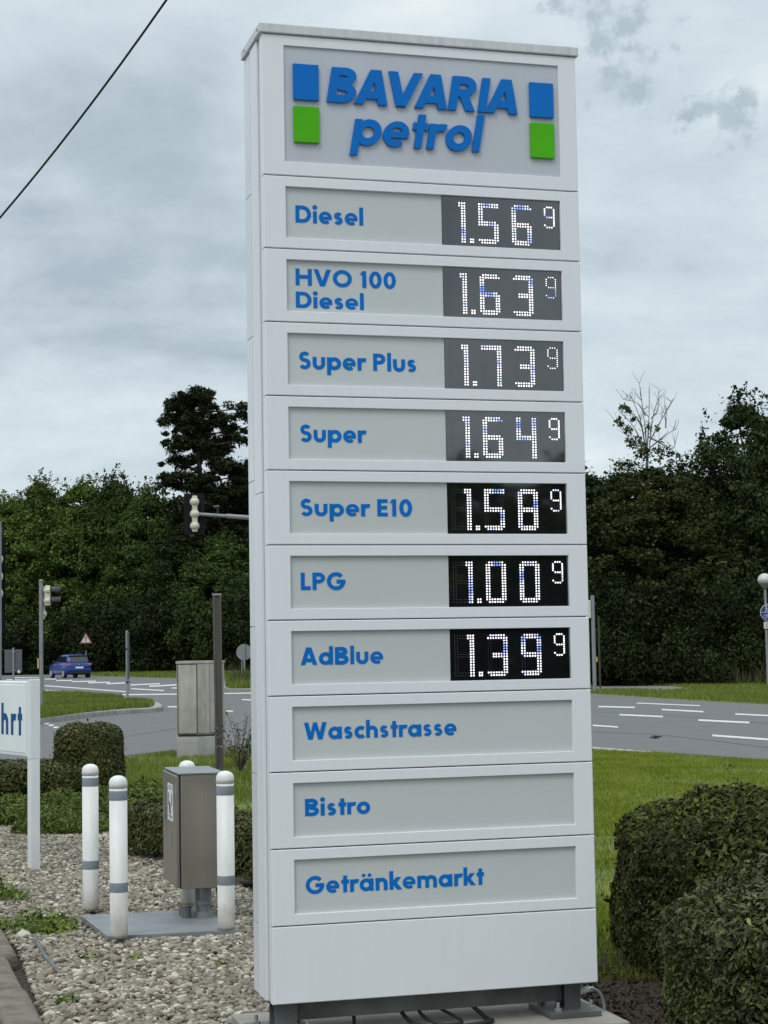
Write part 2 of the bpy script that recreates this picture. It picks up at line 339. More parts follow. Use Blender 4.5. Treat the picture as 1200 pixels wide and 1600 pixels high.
def blade_mesh(name, P, h, wd, lean=.45, rng=RNG):
    n = len(P); az = rng.uniform(0, 2 * PI, n); d = np.stack([np.cos(az), np.sin(az), 0 * az], 1)
    hh = (h * rng.uniform(.5, 1.25, n))[:, None]; ln = rng.uniform(0, lean, n)[:, None] * hh
    az2 = rng.uniform(0, 2 * PI, n); l = np.stack([np.cos(az2), np.sin(az2), 0 * az2], 1)
    V = np.stack([P - d * wd * .5, P + d * wd * .5, P + l * ln + np.array([0, 0, 1]) * hh], 1).reshape(-1, 3)
    return np_mesh(name, V, np.arange(n * 3).reshape(n, 3))
def in_poly(X, Y, poly):
    ins = np.zeros(len(X), bool); n = len(poly)
    for i in range(n):
        x0, y0 = poly[i][:2]; x1, y1 = poly[(i + 1) % n][:2]
        if y0 == y1: continue
        c_ = ((y0 > Y) != (y1 > Y)) & (X < (x1 - x0) * (Y - y0) / (y1 - y0) + x0); ins ^= c_
    return ins
def scatter(poly, dens, rng=RNG):
    xs = [p[0] for p in poly]; ys = [p[1] for p in poly]
    n = int(dens * (max(xs) - min(xs)) * (max(ys) - min(ys)))
    X = rng.uniform(min(xs), max(xs), n); Y = rng.uniform(min(ys), max(ys), n)
    k = in_poly(X, Y, poly); return X[k], Y[k]
def sheet(name, poly, z, m, kind='structure', parent=None):
    bm = bmesh.new(); f = bm.faces.new([bm.verts.new((p[0], p[1], z)) for p in poly]); f.normal_update()
    if f.normal.z < 0: bmesh.ops.reverse_faces(bm, faces=[f])
    bmesh.ops.triangulate(bm, faces=list(bm.faces)); me = bpy.data.meshes.new(name); bm.to_mesh(me); bm.free()
    o = link(name, me, m, parent)
    if kind: o['kind'] = kind
    return o
px = lambda pts, z=0: [at(x, y, z) for x, y in pts]

# ------------------------------------------------------------------ the ground
sheet('ground', [(-900, -300), (900, -300), (900, 900), (-900, 900)], 0, MT['earth'])
near_edge = [(-40, 1222), (100, 1195), (175, 1184), (270, 1173), (400, 1166), (650, 1166), (928, 1170), (1050, 1177), (1200, 1188), (1330, 1200)]
far_edge = [(1330, 1115), (1200, 1102), (1060, 1094), (925, 1085), (800, 1077), (600, 1069), (480, 1066), (350, 1062), (275, 1060.5), (200, 1058.5), (150, 1057), (100, 1054.5), (60, 1053.5), (-40, 1052.5)]
na, fa = px(near_edge), px(far_edge)
rb = na[-1] + (na[-1] - na[-2]).normalized() * 14; rf_ = fa[0] + (fa[0] - fa[1]).normalized() * 40
lb = na[0] + Vector((-12, 1, 0)); lf = fa[-1] + Vector((-60, 50, 0))
sheet('road', [lb] + na + [rb, Vector((16, 8, 0)), Vector((24, 20, 0))] + [rf_] + fa + [lf, Vector((-60, 70, 0))], .006, MT['asphalt'])
# forecourt behind and under the photographer
sheet('forecourt', [(-40, -40), (40, -40), (40, 4.2), (1.2, 5.0), (-.9, 5.6), (-1.85, 7.6), (-2.45, 9.6), (-3.2, 12), (-9, 13), (-40, 12)], .004, MT['forecourt'])
gravel_poly = [(-2.42, 11.2), (-2.0, 9.9), (-1.5, 8.0), (-1.15, 6.7), (-.5, 6.3), (.95, 6.6), (1.0, 8.3), (-.3, 8.6), (-.8, 11.9), (-1.3, 13.3), (-1.8, 14.7), (-2.5, 16.4), (-3.2, 17.2), (-4.6, 17.2), (-4.4, 13.6), (-3.0, 12.6)]
sheet('gravel_bed', gravel_poly, .006, MT['soil'])
sheet('planting_bed', [(.95, 6.6), (3.6, 6.3), (4.2, 10.4), (1.0, 9.6), (1.0, 8.3)], .005, MT['soil'])
sheet('soil_strip', [(-2.75, 11.4), (-2.2, 11.4), (-1.9, 10.2), (-1.2, 7.4), (-1.55, 7.3)], .010, MT['soil'])
sheet('soil_strip', [(.7, 6.6), (1.3, 6.6), (1.3, 8.9), (.5, 8.9)], .012, MT['soil'])
X_, Y_ = scatter([(.75, 6.6), (3.4, 6.5), (2.6, 9.2), (.7, 9.2)], 1500)
lit = link('leaf_litter', leaf_mesh('leaf_litter', np.stack([X_, Y_, RNG.uniform(.012, .035, len(X_))], 1), np.tile([0, 0, 1.0], (len(X_), 1)), .022, .5, .7), leafmat('dry_leaf', [(.2, (.022, .015, .009)), (.9, (.14, .09, .05)), (.6, (.060, .038, .022))], .8, .1, 4)); tag(lit, kind='stuff')
sheet('shrub_bed', [(-.5, 11.6), (-.7, 12.9), (-1.7, 15.6), (-2.8, 18.0), (-7, 18.2), (-7, 17.2), (-3.2, 17.2), (-2.5, 16.4), (-1.8, 14.7), (-1.3, 13.3), (-.8, 11.9)], .009, MT['soil'])
path = px([(925, 1071), (985, 1070.5), (1050, 1072.5), (1092, 1077.5), (1040, 1079.5), (985, 1077.5), (925, 1079)])
sheet('footpath', path, .006, MT['path'])

# road markings: thin sheets just above the asphalt, one object (painted pattern of the road)
mk = MB()
def dash(x0, y0, x1, y1, t=2.2, t1=None):
    t1 = t1 or t
    q = px([(x0, y0 + t / 2), (x1, y1 + t1 / 2), (x1, y1 - t1 / 2), (x0, y0 - t / 2)], .012); mk.add(q, [(0, 1, 2, 3)])
for a in [(935, 1104, 992, 1105.3), (995, 1098.5, 1094, 1102.6, 1.5), (968, 1116.6, 1036, 1119.6, 2.4), (1034, 1108.6, 1099, 1112), (926, 1133.4, 966, 1136), (1091, 1125, 1171, 1129, 2.8),
          (1113, 1149, 1230, 1157.5, 3), (1149, 1115.6, 1230, 1119.5), (926, 1169.5, 1016, 1175, 4.5, 2.5),
          (70, 1061, 88, 1061, 1.3), (88, 1063.4, 113, 1063.2, 1.5), (112, 1065, 150, 1064.2, 1.6), (138, 1066.8, 172, 1066, 1.8), (167, 1068.4, 202, 1066.6, 1.8), (204, 1070.2, 250, 1068.2, 1.8), (233, 1072.4, 276, 1070, 2),
          (20, 1058.6, 66, 1059.4, 1.2), (10, 1062, 62, 1063, 1.3), (205, 1076, 256, 1079, 1.6), (70, 1071.3, 200, 1081, 1.5), (72, 1078.6, 118, 1081.4, 1.5), (142, 1086, 276, 1084.6, 1.8), (276, 1084.4, 394, 1083, 1.6),
          (268, 1075, 278, 1075, 1.6), (262, 1104.2, 277, 1104.4, 2), (348, 1110.4, 364, 1111.4, 2), (378, 1093, 394, 1093.8, 1.8), (170, 1183, 188, 1181, 3.5),
          (420, 1102, 470, 1104), (540, 1098, 600, 1099), (700, 1094, 770, 1096), (520, 1120, 580, 1122), (680, 1124, 760, 1126)]:
    dash(*a)
for x, y in [(73, 1130.2), (80, 1133), (87.5, 1136.2), (95, 1139.6), (101, 1142.4)]:
    q = px([(x - 5, y + 1.2), (x + 2, y + 1.6), (x + 5, y - .8), (x - 2, y - 1.2)], .012); mk.add(q, [(0, 1, 2, 3)])
tag(mk.build('road_markings', MT['marking']), kind='structure')
sm = MB()
for pts in ([(926, 1143), (1040, 1149), (1130, 1159), (1230, 1172)], [(926, 1112), (1060, 1119), (1230, 1133)], [(120, 1168), (200, 1150), (290, 1136), (400, 1128)]):
    q = [at(x, y, .009) for x, y in pts]; q = spline(q, 8) if 'spline' in globals() else q
    for a, b_ in zip(q, q[1:]):
        n_ = Vector((-(b_ - a).y, (b_ - a).x, 0)).normalized() * .035; n_ = n_ * .5; sm.add([a - n_, b_ - n_, b_ + n_, a + n_], [(0, 1, 2, 3)])
tag(sm.build('road_seam', mat('old_tar', (.07, .07, .07), .8, .2, 3)), kind='structure')
tar = MB().tube([at(1033, 1151, .012), at(1022, 1150.6, .012), at(1017, 1152.4, .012), at(1024, 1153.6, .012), at(1028, 1153.2, .012)], .022, 5).build('tar_crack', MT['black']); tag(tar, kind='structure')

# ------------------------------------------------------------------ traffic islands: kerb ring and grass top
def island(name, pts, z=.13, wd=.16, label=None):
    P = [Vector((p.x, p.y, 0)) for p in pts]; c = sum(P, Vector()) / len(P)
    inn = [p + (c - p).normalized() * wd * 1.6 for p in P]
    n = len(P); b_ = MB(); vs = []
    for ring, zz in ((P, 0), (P, z - .02), ([p + (c - p).normalized() * .02 for p in P], z), (inn, z), (inn, z - .04)):
        vs += [(p.x, p.y, zz) for p in ring]
    fs = [(k * n + i, k * n + (i + 1) % n, (k + 1) * n + (i + 1) % n, (k + 1) * n + i) for k in range(4) for i in range(n)]
    b_.add(vs, fs); o = b_.build('island_kerb', MT['kerb']); tag(o, kind='structure')
    sheet('island_turf', inn, z - .02, MT['earth']); return inn
def smooth_loop(pts, it=2):
    for _ in range(it):
        q = []
        for i in range(len(pts)):
            a, b2 = pts[i], pts[(i + 1) % len(pts)]; q += [a * .75 + b2 * .25, a * .25 + b2 * .75]
        pts = q
    return pts
isl1 = island('island', smooth_loop(px([(-10, 1142), (70, 1131), (110, 1125), (160, 1119), (210, 1115), (252, 1113), (254, 1107), (236, 1101), (190, 1099.5), (60, 1100.5), (-10, 1103)]), 1))
isl2 = island('island', smooth_loop(px([(-10, 1100.5), (60, 1098), (190, 1097.8), (204, 1095.5), (150, 1091), (110, 1088.5), (40, 1089), (-10, 1090)]), 1))
isl3 = island('island', smooth_loop(px([(350, 1081), (375, 1081.5), (470, 1080), (480, 1070), (430, 1065), (360, 1066), (349, 1071)]), 1))

# ------------------------------------------------------------------ grass
def grass(name, poly, dens, h, wd, m, z=0.0, keep=None):
    X, Y = scatter(poly, dens)
    if keep is not None:
        k = keep(X, Y); X, Y = X[k], Y[k]
    me = blade_mesh(name, np.stack([X, Y, np.full(len(X), z)], 1), h, wd)
    return tag(link(name, me, m), kind='stuff')
lawn_r = [(.6, 8.9), (1.2, 8.75), (3.6, 10.2), (6.2, 17), (6.5, 23.5)] + [(p.x, p.y) for p in reversed(px([(928, 1171.5), (1050, 1178.5), (1200, 1189.5), (1290, 1197)]))] + [(.4, 28.5), (.2, 12)]
patch = lambda X, Y: RNG.random(len(X)) < np.clip(.62 + .5 * np.sin(X * 2.1 + 1.7 * np.sin(Y * .9)) * np.sin(Y * 1.3 + X * .7), .2, 1)
grass('lawn_grass', lawn_r, 4600, .042, .009, MT['grass'], 0, patch)
lawn_l = [(-.4, 12.2), (-1.4, 15.8), (-2.6, 18.1), (-5, 18.3), (-9, 20)] + [(p.x, p.y) for p in px([(-20, 1222), (100, 1197), (175, 1186.5), (270, 1175.5), (400, 1168.5), (600, 1168.5)])] + [(.45, 28.4), (.3, 18)]
grass('lawn_grass', lawn_l, 1700, .06, .013, MT['grass_far'], 0, patch)
for nm, isl, d, h in (('island_grass', isl1, 600, .13), ('island_grass', isl2, 500, .15), ('island_grass', isl3, 120, .35)):
    grass(nm, [(p.x, p.y) for p in isl], d, h, .035, MT['grass_far'], .1)
fr = px([(1330, 1113), (1200, 1100.5), (1060, 1092.5), (925, 1083.5), (800, 1075.5), (600, 1066.5), (480, 1061.5)])
verge_r = [(p.x, p.y) for p in fr] + [(5, 115), (14, 84), (26, 78), (34, 60)]
onpath = lambda X, Y: ~in_poly(X, Y, [(p.x, p.y) for p in path])
grass('verge_grass', verge_r, 170, .11, .03, MT['grass_far'], 0, onpath)
fl = px([(480, 1065), (350, 1061), (275, 1059.5), (200, 1057.5), (150, 1056), (100, 1053.5), (60, 1052.5), (-40, 1051.5)])
verge_l = [(p.x, p.y) for p in fl] + [(-60, 150), (-40, 150), (-16, 140), (0, 120)]
grass('verge_grass', verge_l, 50, .20, .07, MT['grass_far'])

# ------------------------------------------------------------------ price pylon
SA = 0.27640522; SO = Vector((-.464752, 7.20589, 0)); Z0 = .23408773; SW = 1.3638; DEP = .36
sign = root('price_pylon', 'tall silver-white petrol price pylon with lit digits and blue fuel names', 'price sign', SO, SA)
# --- lettering: geometric letters drawn as strokes (units of the capital height)
def arc(cx, cy, rx, ry, a0, a1, n=14):
    return [(cx + rx * math.cos(R(a0 + (a1 - a0) * i / n)), cy + ry * math.sin(R(a0 + (a1 - a0) * i / n))) for i in range(n + 1)]
def glyph(ch, w):
    h = w / 2; X = .71; r = X / 2 - h; c = X / 2; st = []; A = lambda *p: st.append(('s', list(p)))
    P = lambda x0, y0, x1, y1, k=1.12: st.append(('p', [(x0 - h * k, y0), (x0 + h * k, y0), (x1 + h * k, y1), (x1 - h * k, y1)]))
    C = lambda pts: st.append(('c', pts)); L = lambda pts: st.append(('s', pts)); D = lambda x, y, q: st.append(('p', arc(x, y, q, q, 0, 360, 16)[:-1]))
    T = 1.06; O_ = lambda x: C(arc(x, c, r + .012, r + .012, 0, 360, 28)[:-1])
    if ch == 'D': A((h, 0), (h, 1)); L([(w, 1 - h)] + arc(.39, .5, .47 - h, .5 - h, 90, -90, 20) + [(w, h)]); return st, .86
    if ch == 'O': C(arc(.52, .5, .52 - h, .515 - h, 0, 360, 32)[:-1]); return st, 1.04
    if ch == 'H': A((h, 0), (h, 1)); A((.88 - h, 0), (.88 - h, 1)); A((w, .52), (.88 - w, .52)); return st, .88
    if ch == 'V': P(h * 1.12, 1, .46, 0); P(.94 - h * 1.12, 1, .48, 0); return st, .94
    if ch == 'A': P(h * 1.12, 0, .43, 1); P(.90 - h * 1.12, 0, .47, 1); A((.26, .27), (.64, .27)); return st, .90
    if ch == '1': A((.36 - h, 0), (.36 - h, 1)); st.append(('p', [(0, .78), (.36 - w, .78), (.36 - w, 1), (.14, 1)])); return st, .42
    if ch == '0': C(arc(.345, .5, .345 - h, .515 - h, 0, 360, 32)[:-1]); return st, .69
    if ch == 'S': L(arc(.33, .709, .30 - h, .189, 28, 268, 16) + arc(.33, .311, .33 - h, .209, 88, -150, 16)); return st, .66
    if ch == 'L': A((h, 0), (h, 1)); A((w, h), (.53, h)); return st, .53
    if ch == 'I': A((h, 0), (h, 1)); return st, w
    if ch == 'P': A((h, 0), (h, 1)); L([(w, 1 - h)] + arc(.34, .69, .34 - h, .31 - h, 90, -90, 14) + [(w, .38 + h)]); return st, .68
    if ch == 'G': L(arc(.5, .5, .505 - h, .515 - h, 42, 352, 28)); A((.52, .48), (1.0, .48)); return st, 1.0
    if ch == 'B':
        A((h, 0), (h, 1)); L([(w, 1 - h)] + arc(.36, .745, .33 - h, .255 - h * .95, 90, -90, 12) + [(w, .49 + h * .95)])
        L([(w, .51)] + arc(.38, .28, .37 - h, .28 - h * .95, 90, -90, 12) + [(w, h * .95)]); return st, .74
    if ch == 'R': A((h, 0), (h, 1)); L([(w, 1 - h)] + arc(.36, .70, .34 - h, .30 - h, 90, -90, 12) + [(w, .40 + h)]); P(.38, .46, .62, 0, 1.15); return st, .76
    if ch == 'E': A((h, 0), (h, 1)); [A((w, y), (x, y)) for y, x in ((1 - h, .56), (.51, .53), (h, .56))]; return st, .56
    if ch == 'W': P(h * 1.1, 1, .36, 0); P(.62, 1, .38, 0, .95); P(.62, 1, .90, 0, .95); P(1.27 - h * 1.1, 1, .91, 0); return st, 1.27
    if ch == 'o': O_(c); return st, X
    if ch in 'adä':
        O_(c); A((X + .05 - h, 0), (X + .05 - h, T if ch == 'd' else X))
        if ch == 'ä': D(.22, .90, .105); D(.54, .90, .105)
        return st, X + .05
    if ch == 'b': O_(c + .05); A((h, 0), (h, T)); return st, X + .05
    if ch == 'p': O_(c + .05); A((h, -.30), (h, X)); return st, X + .05
    if ch == 'e': st.append(('t', arc(c, c, r + .02, r + .02, -2, 310, 26))); st.append(('t', [(w * .7, c - .02), (X - .01, c - .02)])); return st, X
    if ch == 'c': L(arc(c, c, r + .012, r + .012, 50, 310, 22)); return st, .60
    if ch == 'u': q = .68; L([(h, X)] + arc(q / 2, .32, q / 2 - h, .33 - h, 180, 360, 14) + [(q - h, X)]); return st, q
    if ch in 'nh': q = .67; A((h, 0), (h, T if ch == 'h' else X)); L(arc(q / 2, .40, q / 2 - h, .32 - h, 175, 0, 14) + [(q - h, 0)]); return st, q
    if ch == 'm':
        q = .66; A((h, 0), (h, X)); L(arc(q / 2, .42, q / 2 - h, .30 - h, 175, 0, 12) + [(q - h, 0)])
        L(arc(q / 2 + q - w, .42, q / 2 - h, .30 - h, 175, 0, 12) + [(2 * q - w - h, 0)]); return st, 2 * q - w
    if ch == 'r': A((h, 0), (h, X)); L(arc(.36, .40, .36 - h, .32 - h, 175, 64, 10)); return st, .48
    if ch == 'k': A((h, 0), (h, T)); P(.24, .34, .51, X, 1.25); P(.27, .38, .56, 0, 1.3); return st, .68
    if ch == 'l': A((h, 0), (h, T)); return st, w
    if ch == 'i': A((h, 0), (h, X)); D(h, .93, .135); return st, w + .01
    if ch == 'f': L([(.22, 0), (.22, .82)] + arc(.40, .82, .18, .13, 180, 90, 8)); A((.01, X - h * .9), (.42, X - h * .9)); return st, .43
    if ch == 't': A((.22, 0), (.22, .95)); A((.01, X - h * .9), (.43, X - h * .9)); return st, .43
    if ch == 's': L(arc(.255, .49, .24 - h, .125, 25, 268, 12) + arc(.25, .228, .262 - h, .137, 88, -150, 12)); return st, .52
    return st, .3
def stroke_poly(pts, w, closed):
    n = len(pts); h = w / 2; Lf, Rt = [], []
    for i in range(n):
        a = Vector(pts[i - 1]) if (closed or i > 0) else None; b_ = Vector(pts[i]); c = Vector(pts[(i + 1) % n]) if (closed or i < n - 1) else None
        d1 = (b_ - a).normalized() if a is not None and (b_ - a).length > 1e-6 else None; d2 = (c - b_).normalized() if c is not None and (c - b_).length > 1e-6 else None
        d1 = d1 or d2; d2 = d2 or d1
        n1_ = Vector((-d1.y, d1.x)); n2_ = Vector((-d2.y, d2.x)); mm = (n1_ + n2_).normalized(); k = h / max(.5, mm.dot(n1_))
        Lf.append(b_ + mm * k); Rt.append(b_ - mm * k)
    return Lf, Rt
KERN = {'AV': .15, 'VA': .15, 'IA': .05, 'RI': -.02, 'BA': .05, 'AR': .02}
def text_shapes(txt, w, gap=.085):
    x = 0; out = []
    for i_, ch in enumerate(txt):
        if ch == ' ': x += .24 + gap * .9; continue
        st, adv = glyph(ch, w); wk = w * (.88 if ch in 's' else .96 if ch == 'S' else 1)
        for k, pts in st: out.append(('s' if k == 't' else k, [(p[0] + x, p[1]) for p in pts], wk * (.86 if k == 't' else 1)))
        nx = txt[i_ + 1] if i_ + 1 < len(txt) else ''
        x += adv + gap * (1.0 if ch not in 'rtck' else .55) - KERN.get(ch + nx, 0)
    return out, x - gap
def lettering(name, lines, m, parent, y, thick=0.0, w=.218, shear=0, gap=.10):
    """lines: (text, x0, baseline z, cap height, width to fill); front at local y, body going back by thick"""
    b_ = MB(); k = 0
    for txt, x0, z0, cap, wid in lines:
        sh, tot = text_shapes(txt, w, gap); sx = wid / tot
        tr = lambda p: (x0 + p[0] * sx + shear * p[1] * cap, z0 + p[1] * cap)
        for kind, pts, wk in sh:
            k += 1; yo = y - (k % 9) * .00012
            if kind == 'p':
                q = [tr(p) for p in pts]
                if thick: b_.prism(q, 'y', yo, y + thick)
                else: b_.add([(p[0], yo, p[1]) for p in q], [tuple(range(len(q)))])
            else:
                cl = kind == 'c'; Lf, Rt = stroke_poly(pts, wk, cl); n = len(pts)
                Lf = [tr(p) for p in Lf]; Rt = [tr(p) for p in Rt]
                vs = [(p[0], yo, p[1]) for p in Lf] + [(p[0], yo, p[1]) for p in Rt]
                rng_ = range(n if cl else n - 1); fs = [(i, (i + 1) % n, n + (i + 1) % n, n + i) for i in rng_]
                if thick:
                    vs += [(p[0], y + thick, p[1]) for p in Lf] + [(p[0], y + thick, p[1]) for p in Rt]
                    fs += [(i, 2 * n + i, 2 * n + (i + 1) % n, (i + 1) % n) for i in rng_] + [(n + i, n + (i + 1) % n, 3 * n + (i + 1) % n, 3 * n + i) for i in rng_]
                    if not cl: fs += [(0, n, 3 * n, 2 * n), (n - 1, 3 * n - 1, 4 * n - 1, 2 * n - 1)]
                b_.add(vs, fs)
    return b_.build(name, m, parent, fix=bool(thick))
def ring_panel(x0, x1, z0, z1, ox0=None, ox1=None, oz0=None, oz1=None, yb=.05, rec=.014, c=.003):
    b_ = MB(); q = lambda a, b2, c0, d, y: [(a, y, c0), (b2, y, c0), (b2, y, d), (a, y, d)]
    o0 = q(x0, x1, z0, z1, yb); o1 = q(x0, x1, z0, z1, c); f0 = q(x0 + c, x1 - c, z0 + c, z1 - c, 0)
    rings = [o0, o1, f0]
    if ox0 is not None: rings += [q(ox0 - .0015, ox1 + .0015, oz0 - .0015, oz1 + .0015, 0), q(ox0, ox1, oz0, oz1, .0015), q(ox0, ox1, oz0, oz1, rec + .004)]
    vs = sum(rings, []); fs = [(k * 4 + i, k * 4 + (i + 1) % 4, (k + 1) * 4 + (i + 1) % 4, (k + 1) * 4 + i) for k in range(len(rings) - 1) for i in range(4)]
    if ox0 is None: fs.append((8, 9, 10, 11))
    b_.add(vs, fs); return b_
# dot-matrix digits on an 8 x 16 grid, strokes two dots thick
SEG = {'0': 'ABCDEF', '3': 'ABCDG', '4': 'BCFG', '5': 'ACDFG', '6': 'ACDEFG', '7': 'ABC', '8': 'ABCDEFG', '9': 'ABCDFG'}
def digit_cells(d):
    if d == '1': return {(c, r) for c in (6, 7) for r in range(16)} | {(5, 0), (5, 1)}
    s = set()
    for g in SEG[d]:
        if g in 'AGD':
            r0 = {'A': 0, 'G': 7, 'D': 14}[g]; s |= {(c, r) for c in range(8) for r in (r0, r0 + 1)}
        else:
            c0 = 0 if g in 'FE' else 6; r0 = 0 if g in 'FB' else 7; s |= {(c, r) for c in (c0, c0 + 1) for r in range(r0, r0 + (9 if r0 == 0 else 9))}
    cut = set()
    if d in '0689': cut |= {(0, 0), (7, 0), (0, 15), (7, 15)}
    if d in '35': cut |= {(7, 15), (0, 15)}
    if d == '3': cut |= {(0, 0), (7, 0), (0, 7), (0, 8), (1, 7), (1, 8)}
    if d in '69': cut |= {(7, 0), (0, 15)}
    if d == '6': cut |= {(7, 7)}
    if d == '9': cut |= {(0, 8)}
    if d == '5': cut |= {(7, 7)}
    return s - cut
SMALL9 = {(c, 0) for c in (1, 2, 3)} | {(c, 5) for c in (1, 2, 3)} | {(c, 10) for c in (1, 2, 3)} | {(0, r) for r in (1, 2, 3, 4)} | {(4, r) for r in range(1, 10)} | {(0, 9)}
def dots(cells, x0, ztop, sx, sz, y, r):
    b_ = MB()
    for c, rr in sorted(cells):
        cx, cz = x0 + c * sx, ztop - rr * sz
        ring = [(cx + r * math.cos(2 * PI * k / 8), y, cz + r * math.sin(2 * PI * k / 8)) for k in range(8)]
        b_.add(ring + [(cx, y - .0022, cz)], [(k, (k + 1) % 8, 8) for k in range(8)], True)
    return b_
# --- body
H = 3.885
body = MB().box(.006, SW - .006, .052, DEP, Z0 + .0, Z0 + H, 0).build('housing', MT['side'], sign)
seam = MB().box(.012, SW - .012, .02, .05, Z0 + .003, Z0 + H - .004).build('dark_core', MT['seam'], sign)
for k in range(7):                                   # side cladding: back strip in lengths with open joints
    z0, z1 = Z0 + (0 if k == 0 else k * .6 - .32 + .002), Z0 + min(H - .004, (k + 1) * .6 - .32 - .002)
    for xa, xb in ((-.001, .0055), (SW - .0055, SW + .001)): MB().box(xa, xb, .245, DEP, z0, z1).build('side_strip', MT['side'], sign)
for za, zb2, xo in ((Z0, Z0 + 2.015, .007), (Z0 + 2.019, Z0 + H - .004, .004)):
    for xa, xb in ((-xo, .0055), (SW - .0055, SW + xo)): MB().box(xa, xb, .095, .225, za, zb2, .002).build('side_profile', MT['panel'], sign)
cp = MB().box(-.012, SW + .013, -.010, DEP + .012, Z0 + H + .001, Z0 + 3.926, .004).build('roof_cap', MT['cap'], sign)
for xx, yy in ((-.0135, .03), (-.0135, .30)): MB().tube([(xx, yy, Z0 + H + .02), (xx + .004, yy, Z0 + H + .02)], .006, 8).build('cap_screw', MT['seam'], cp)
# --- header
hp = ring_panel(0, SW, Z0 + 3.302, Z0 + H - .001, .091, 1.285, Z0 + 3.359, Z0 + 3.840, rec=.006).build('header_panel', MT['panel'], sign)
MB().add([(.088, .008, Z0 + 3.356), (1.288, .008, Z0 + 3.356), (1.288, .008, Z0 + 3.843), (.088, .008, Z0 + 3.843)], [(0, 1, 2, 3)]).build('face', MT['header_face'], hp)
for x0, z0, m_ in ((.128, 3.616, 'logo_blue'), (.128, 3.440, 'logo_green'), (1.152, 3.610, 'logo_blue'), (1.152, 3.436, 'logo_green')):
    MB().box(x0, x0 + .107, -.007, .005, Z0 + z0, Z0 + z0 + .150, .002).build('logo_square', MT[m_], hp)
lettering('raised_lettering', [('BAVARIA', .268, Z0 + 3.617, .146, .828)], MT['logo_blue'], hp, -.005, .0115, w=.225, shear=.17, gap=.05)
lettering('raised_lettering', [('petrol', .370, Z0 + 3.446, .150, .552)], MT['logo_blue'], hp, -.005, .0115, w=.205, shear=.18, gap=.07)
# --- rows
ROWS = [('Diesel', [('Diesel', .134, .112, .071, .285)], '1569'), ('HVO', [('HVO 100', .131, .154, .069, .423), ('Diesel', .131, .062, .066, .285)], '1639'),
        ('Super Plus', [('Super Plus', .139, .112, .072, .496)], '1739'), ('Super', [('Super', .140, .116, .071, .274)], '1649'),
        ('Super E10', [('Super E10', .137, .117, .070, .469)], '1589'), ('LPG', [('LPG', .136, .120, .070, .184)], '1009'),
        ('AdBlue', [('AdBlue', .131, .121, .070, .342)], '1399'), ('Waschstrasse', [('Waschstrasse', .141, .125, .068, .637)], None),
        ('Bistro', [('Bistro', .141, .124, .068, .267)], None), ('Getränkemarkt', [('Getränkemarkt', .140, .119, .069, .740)], None)]
for i, (nm, lines, price) in enumerate(ROWS):
    b0 = Z0 + 3.0 - .3 * i
    zo0, zo1 = b0 + .045, b0 + .256
    pn = ring_panel(0, SW, b0 + .002, b0 + .298, .092, 1.280, zo0, zo1).build('row_panel', MT['panel'], sign)
    xr = .757 if price else 1.281
    MB().add([(.0905, .014, zo0 - .001), (xr, .014, zo0 - .001), (xr, .014, zo1 + .001), (.0905, .014, zo1 + .001)], [(0, 1, 2, 3)]).build('face', MT['face'], pn)
    lettering('lettering', [(t_, x, b0 + z, c_, wd) for t_, x, z, c_, wd in lines], MT['blue'], pn, .0128)
    if price:
        zt = zo1 - .028; pz = .01085; yd = .0122
        ghost = ({(c, r) for c in range(0, 2) for r in range(16)} | {(c, r) for c in range(2, 6) for r in (0, 1, 7, 8, 14, 15)})
        un = dots(ghost - digit_cells('1'), .778, zt, .0113, pz, yd, .0020)
        for d, x0 in zip(price[:3], (.778, .9215, 1.069)):
            dots(digit_cells(d), x0, zt, .0113 if x0 < .8 else .0115, pz, yd, .0037).build('digit', MT['led'], pn)
            if x0 > .8:
                u2 = dots({(c, r) for c in (0, 1, 6, 7) for r in range(16)} - digit_cells(d), x0, zt, .0115, pz, yd, .0016); un.add(u2.v, u2.f, True)
        pd_ = MB().box(.7585, 1.281, .0125, .03, zo0 - .001, zo1 + .001); pd_.add(un.v, un.f, True)
        do = pd_.build('price_display', MT['glass'], pn); do.data.materials.append(MT['led_off'])
        do.data.polygons.foreach_set('material_index', [0] * 6 + [1] * len(un.f))
        dots({(0, 0), (1, 0), (0, 1), (1, 1)}, .8825, zt - 14 * pz, .0105, pz, yd, .0038).build('decimal_point', MT['led'], pn)
        dots(SMALL9, 1.2135, zt + .001, .0103, .0086, yd, .0025 if i in (1, 2) else .0036).build('small_digit', MT['led'], pn)
plinth_panel = ring_panel(0, SW, Z0, Z0 + .298).build('base_panel', MT['panel'], sign)
# --- feet
fb = MB().box(.10, SW - .12, .10, .115, .150, Z0 - .001).box(.10, SW - .12, .115, .16, .150, .158).box(.10, SW - .12, .115, .16, Z0 - .009, Z0 - .001).build('base_beam', MT['steel_beam'], sign)
for x0, x1 in ((.02, .11), (SW - .125, SW - .055)):
    ft = MB().box(x0, x1, .06, .07, .124, Z0 - .001).box(x0, x1, .16, .17, .124, Z0 - .001).box((x0 + x1) / 2 - .006, (x0 + x1) / 2 + .006, .07, .16, .124, Z0 - .001).build('foot', MT['steel_beam'], sign)
    MB().box(x0 - .09, x1 + .06, -.02, .25, .101, .124, .002).build('foot_plate', MT['steel_beam'], ft)
    for q in (-.045, x1 - x0 + .03):
        for yy in (.02, .21): MB().tube([(x0 + q, yy, .124), (x0 + q, yy, .136)], .016, 6, smooth=False).tube([(x0 + q, yy, .136), (x0 + q, yy, .160)], .008, 8).build('anchor_bolt', MT['galv'], ft)

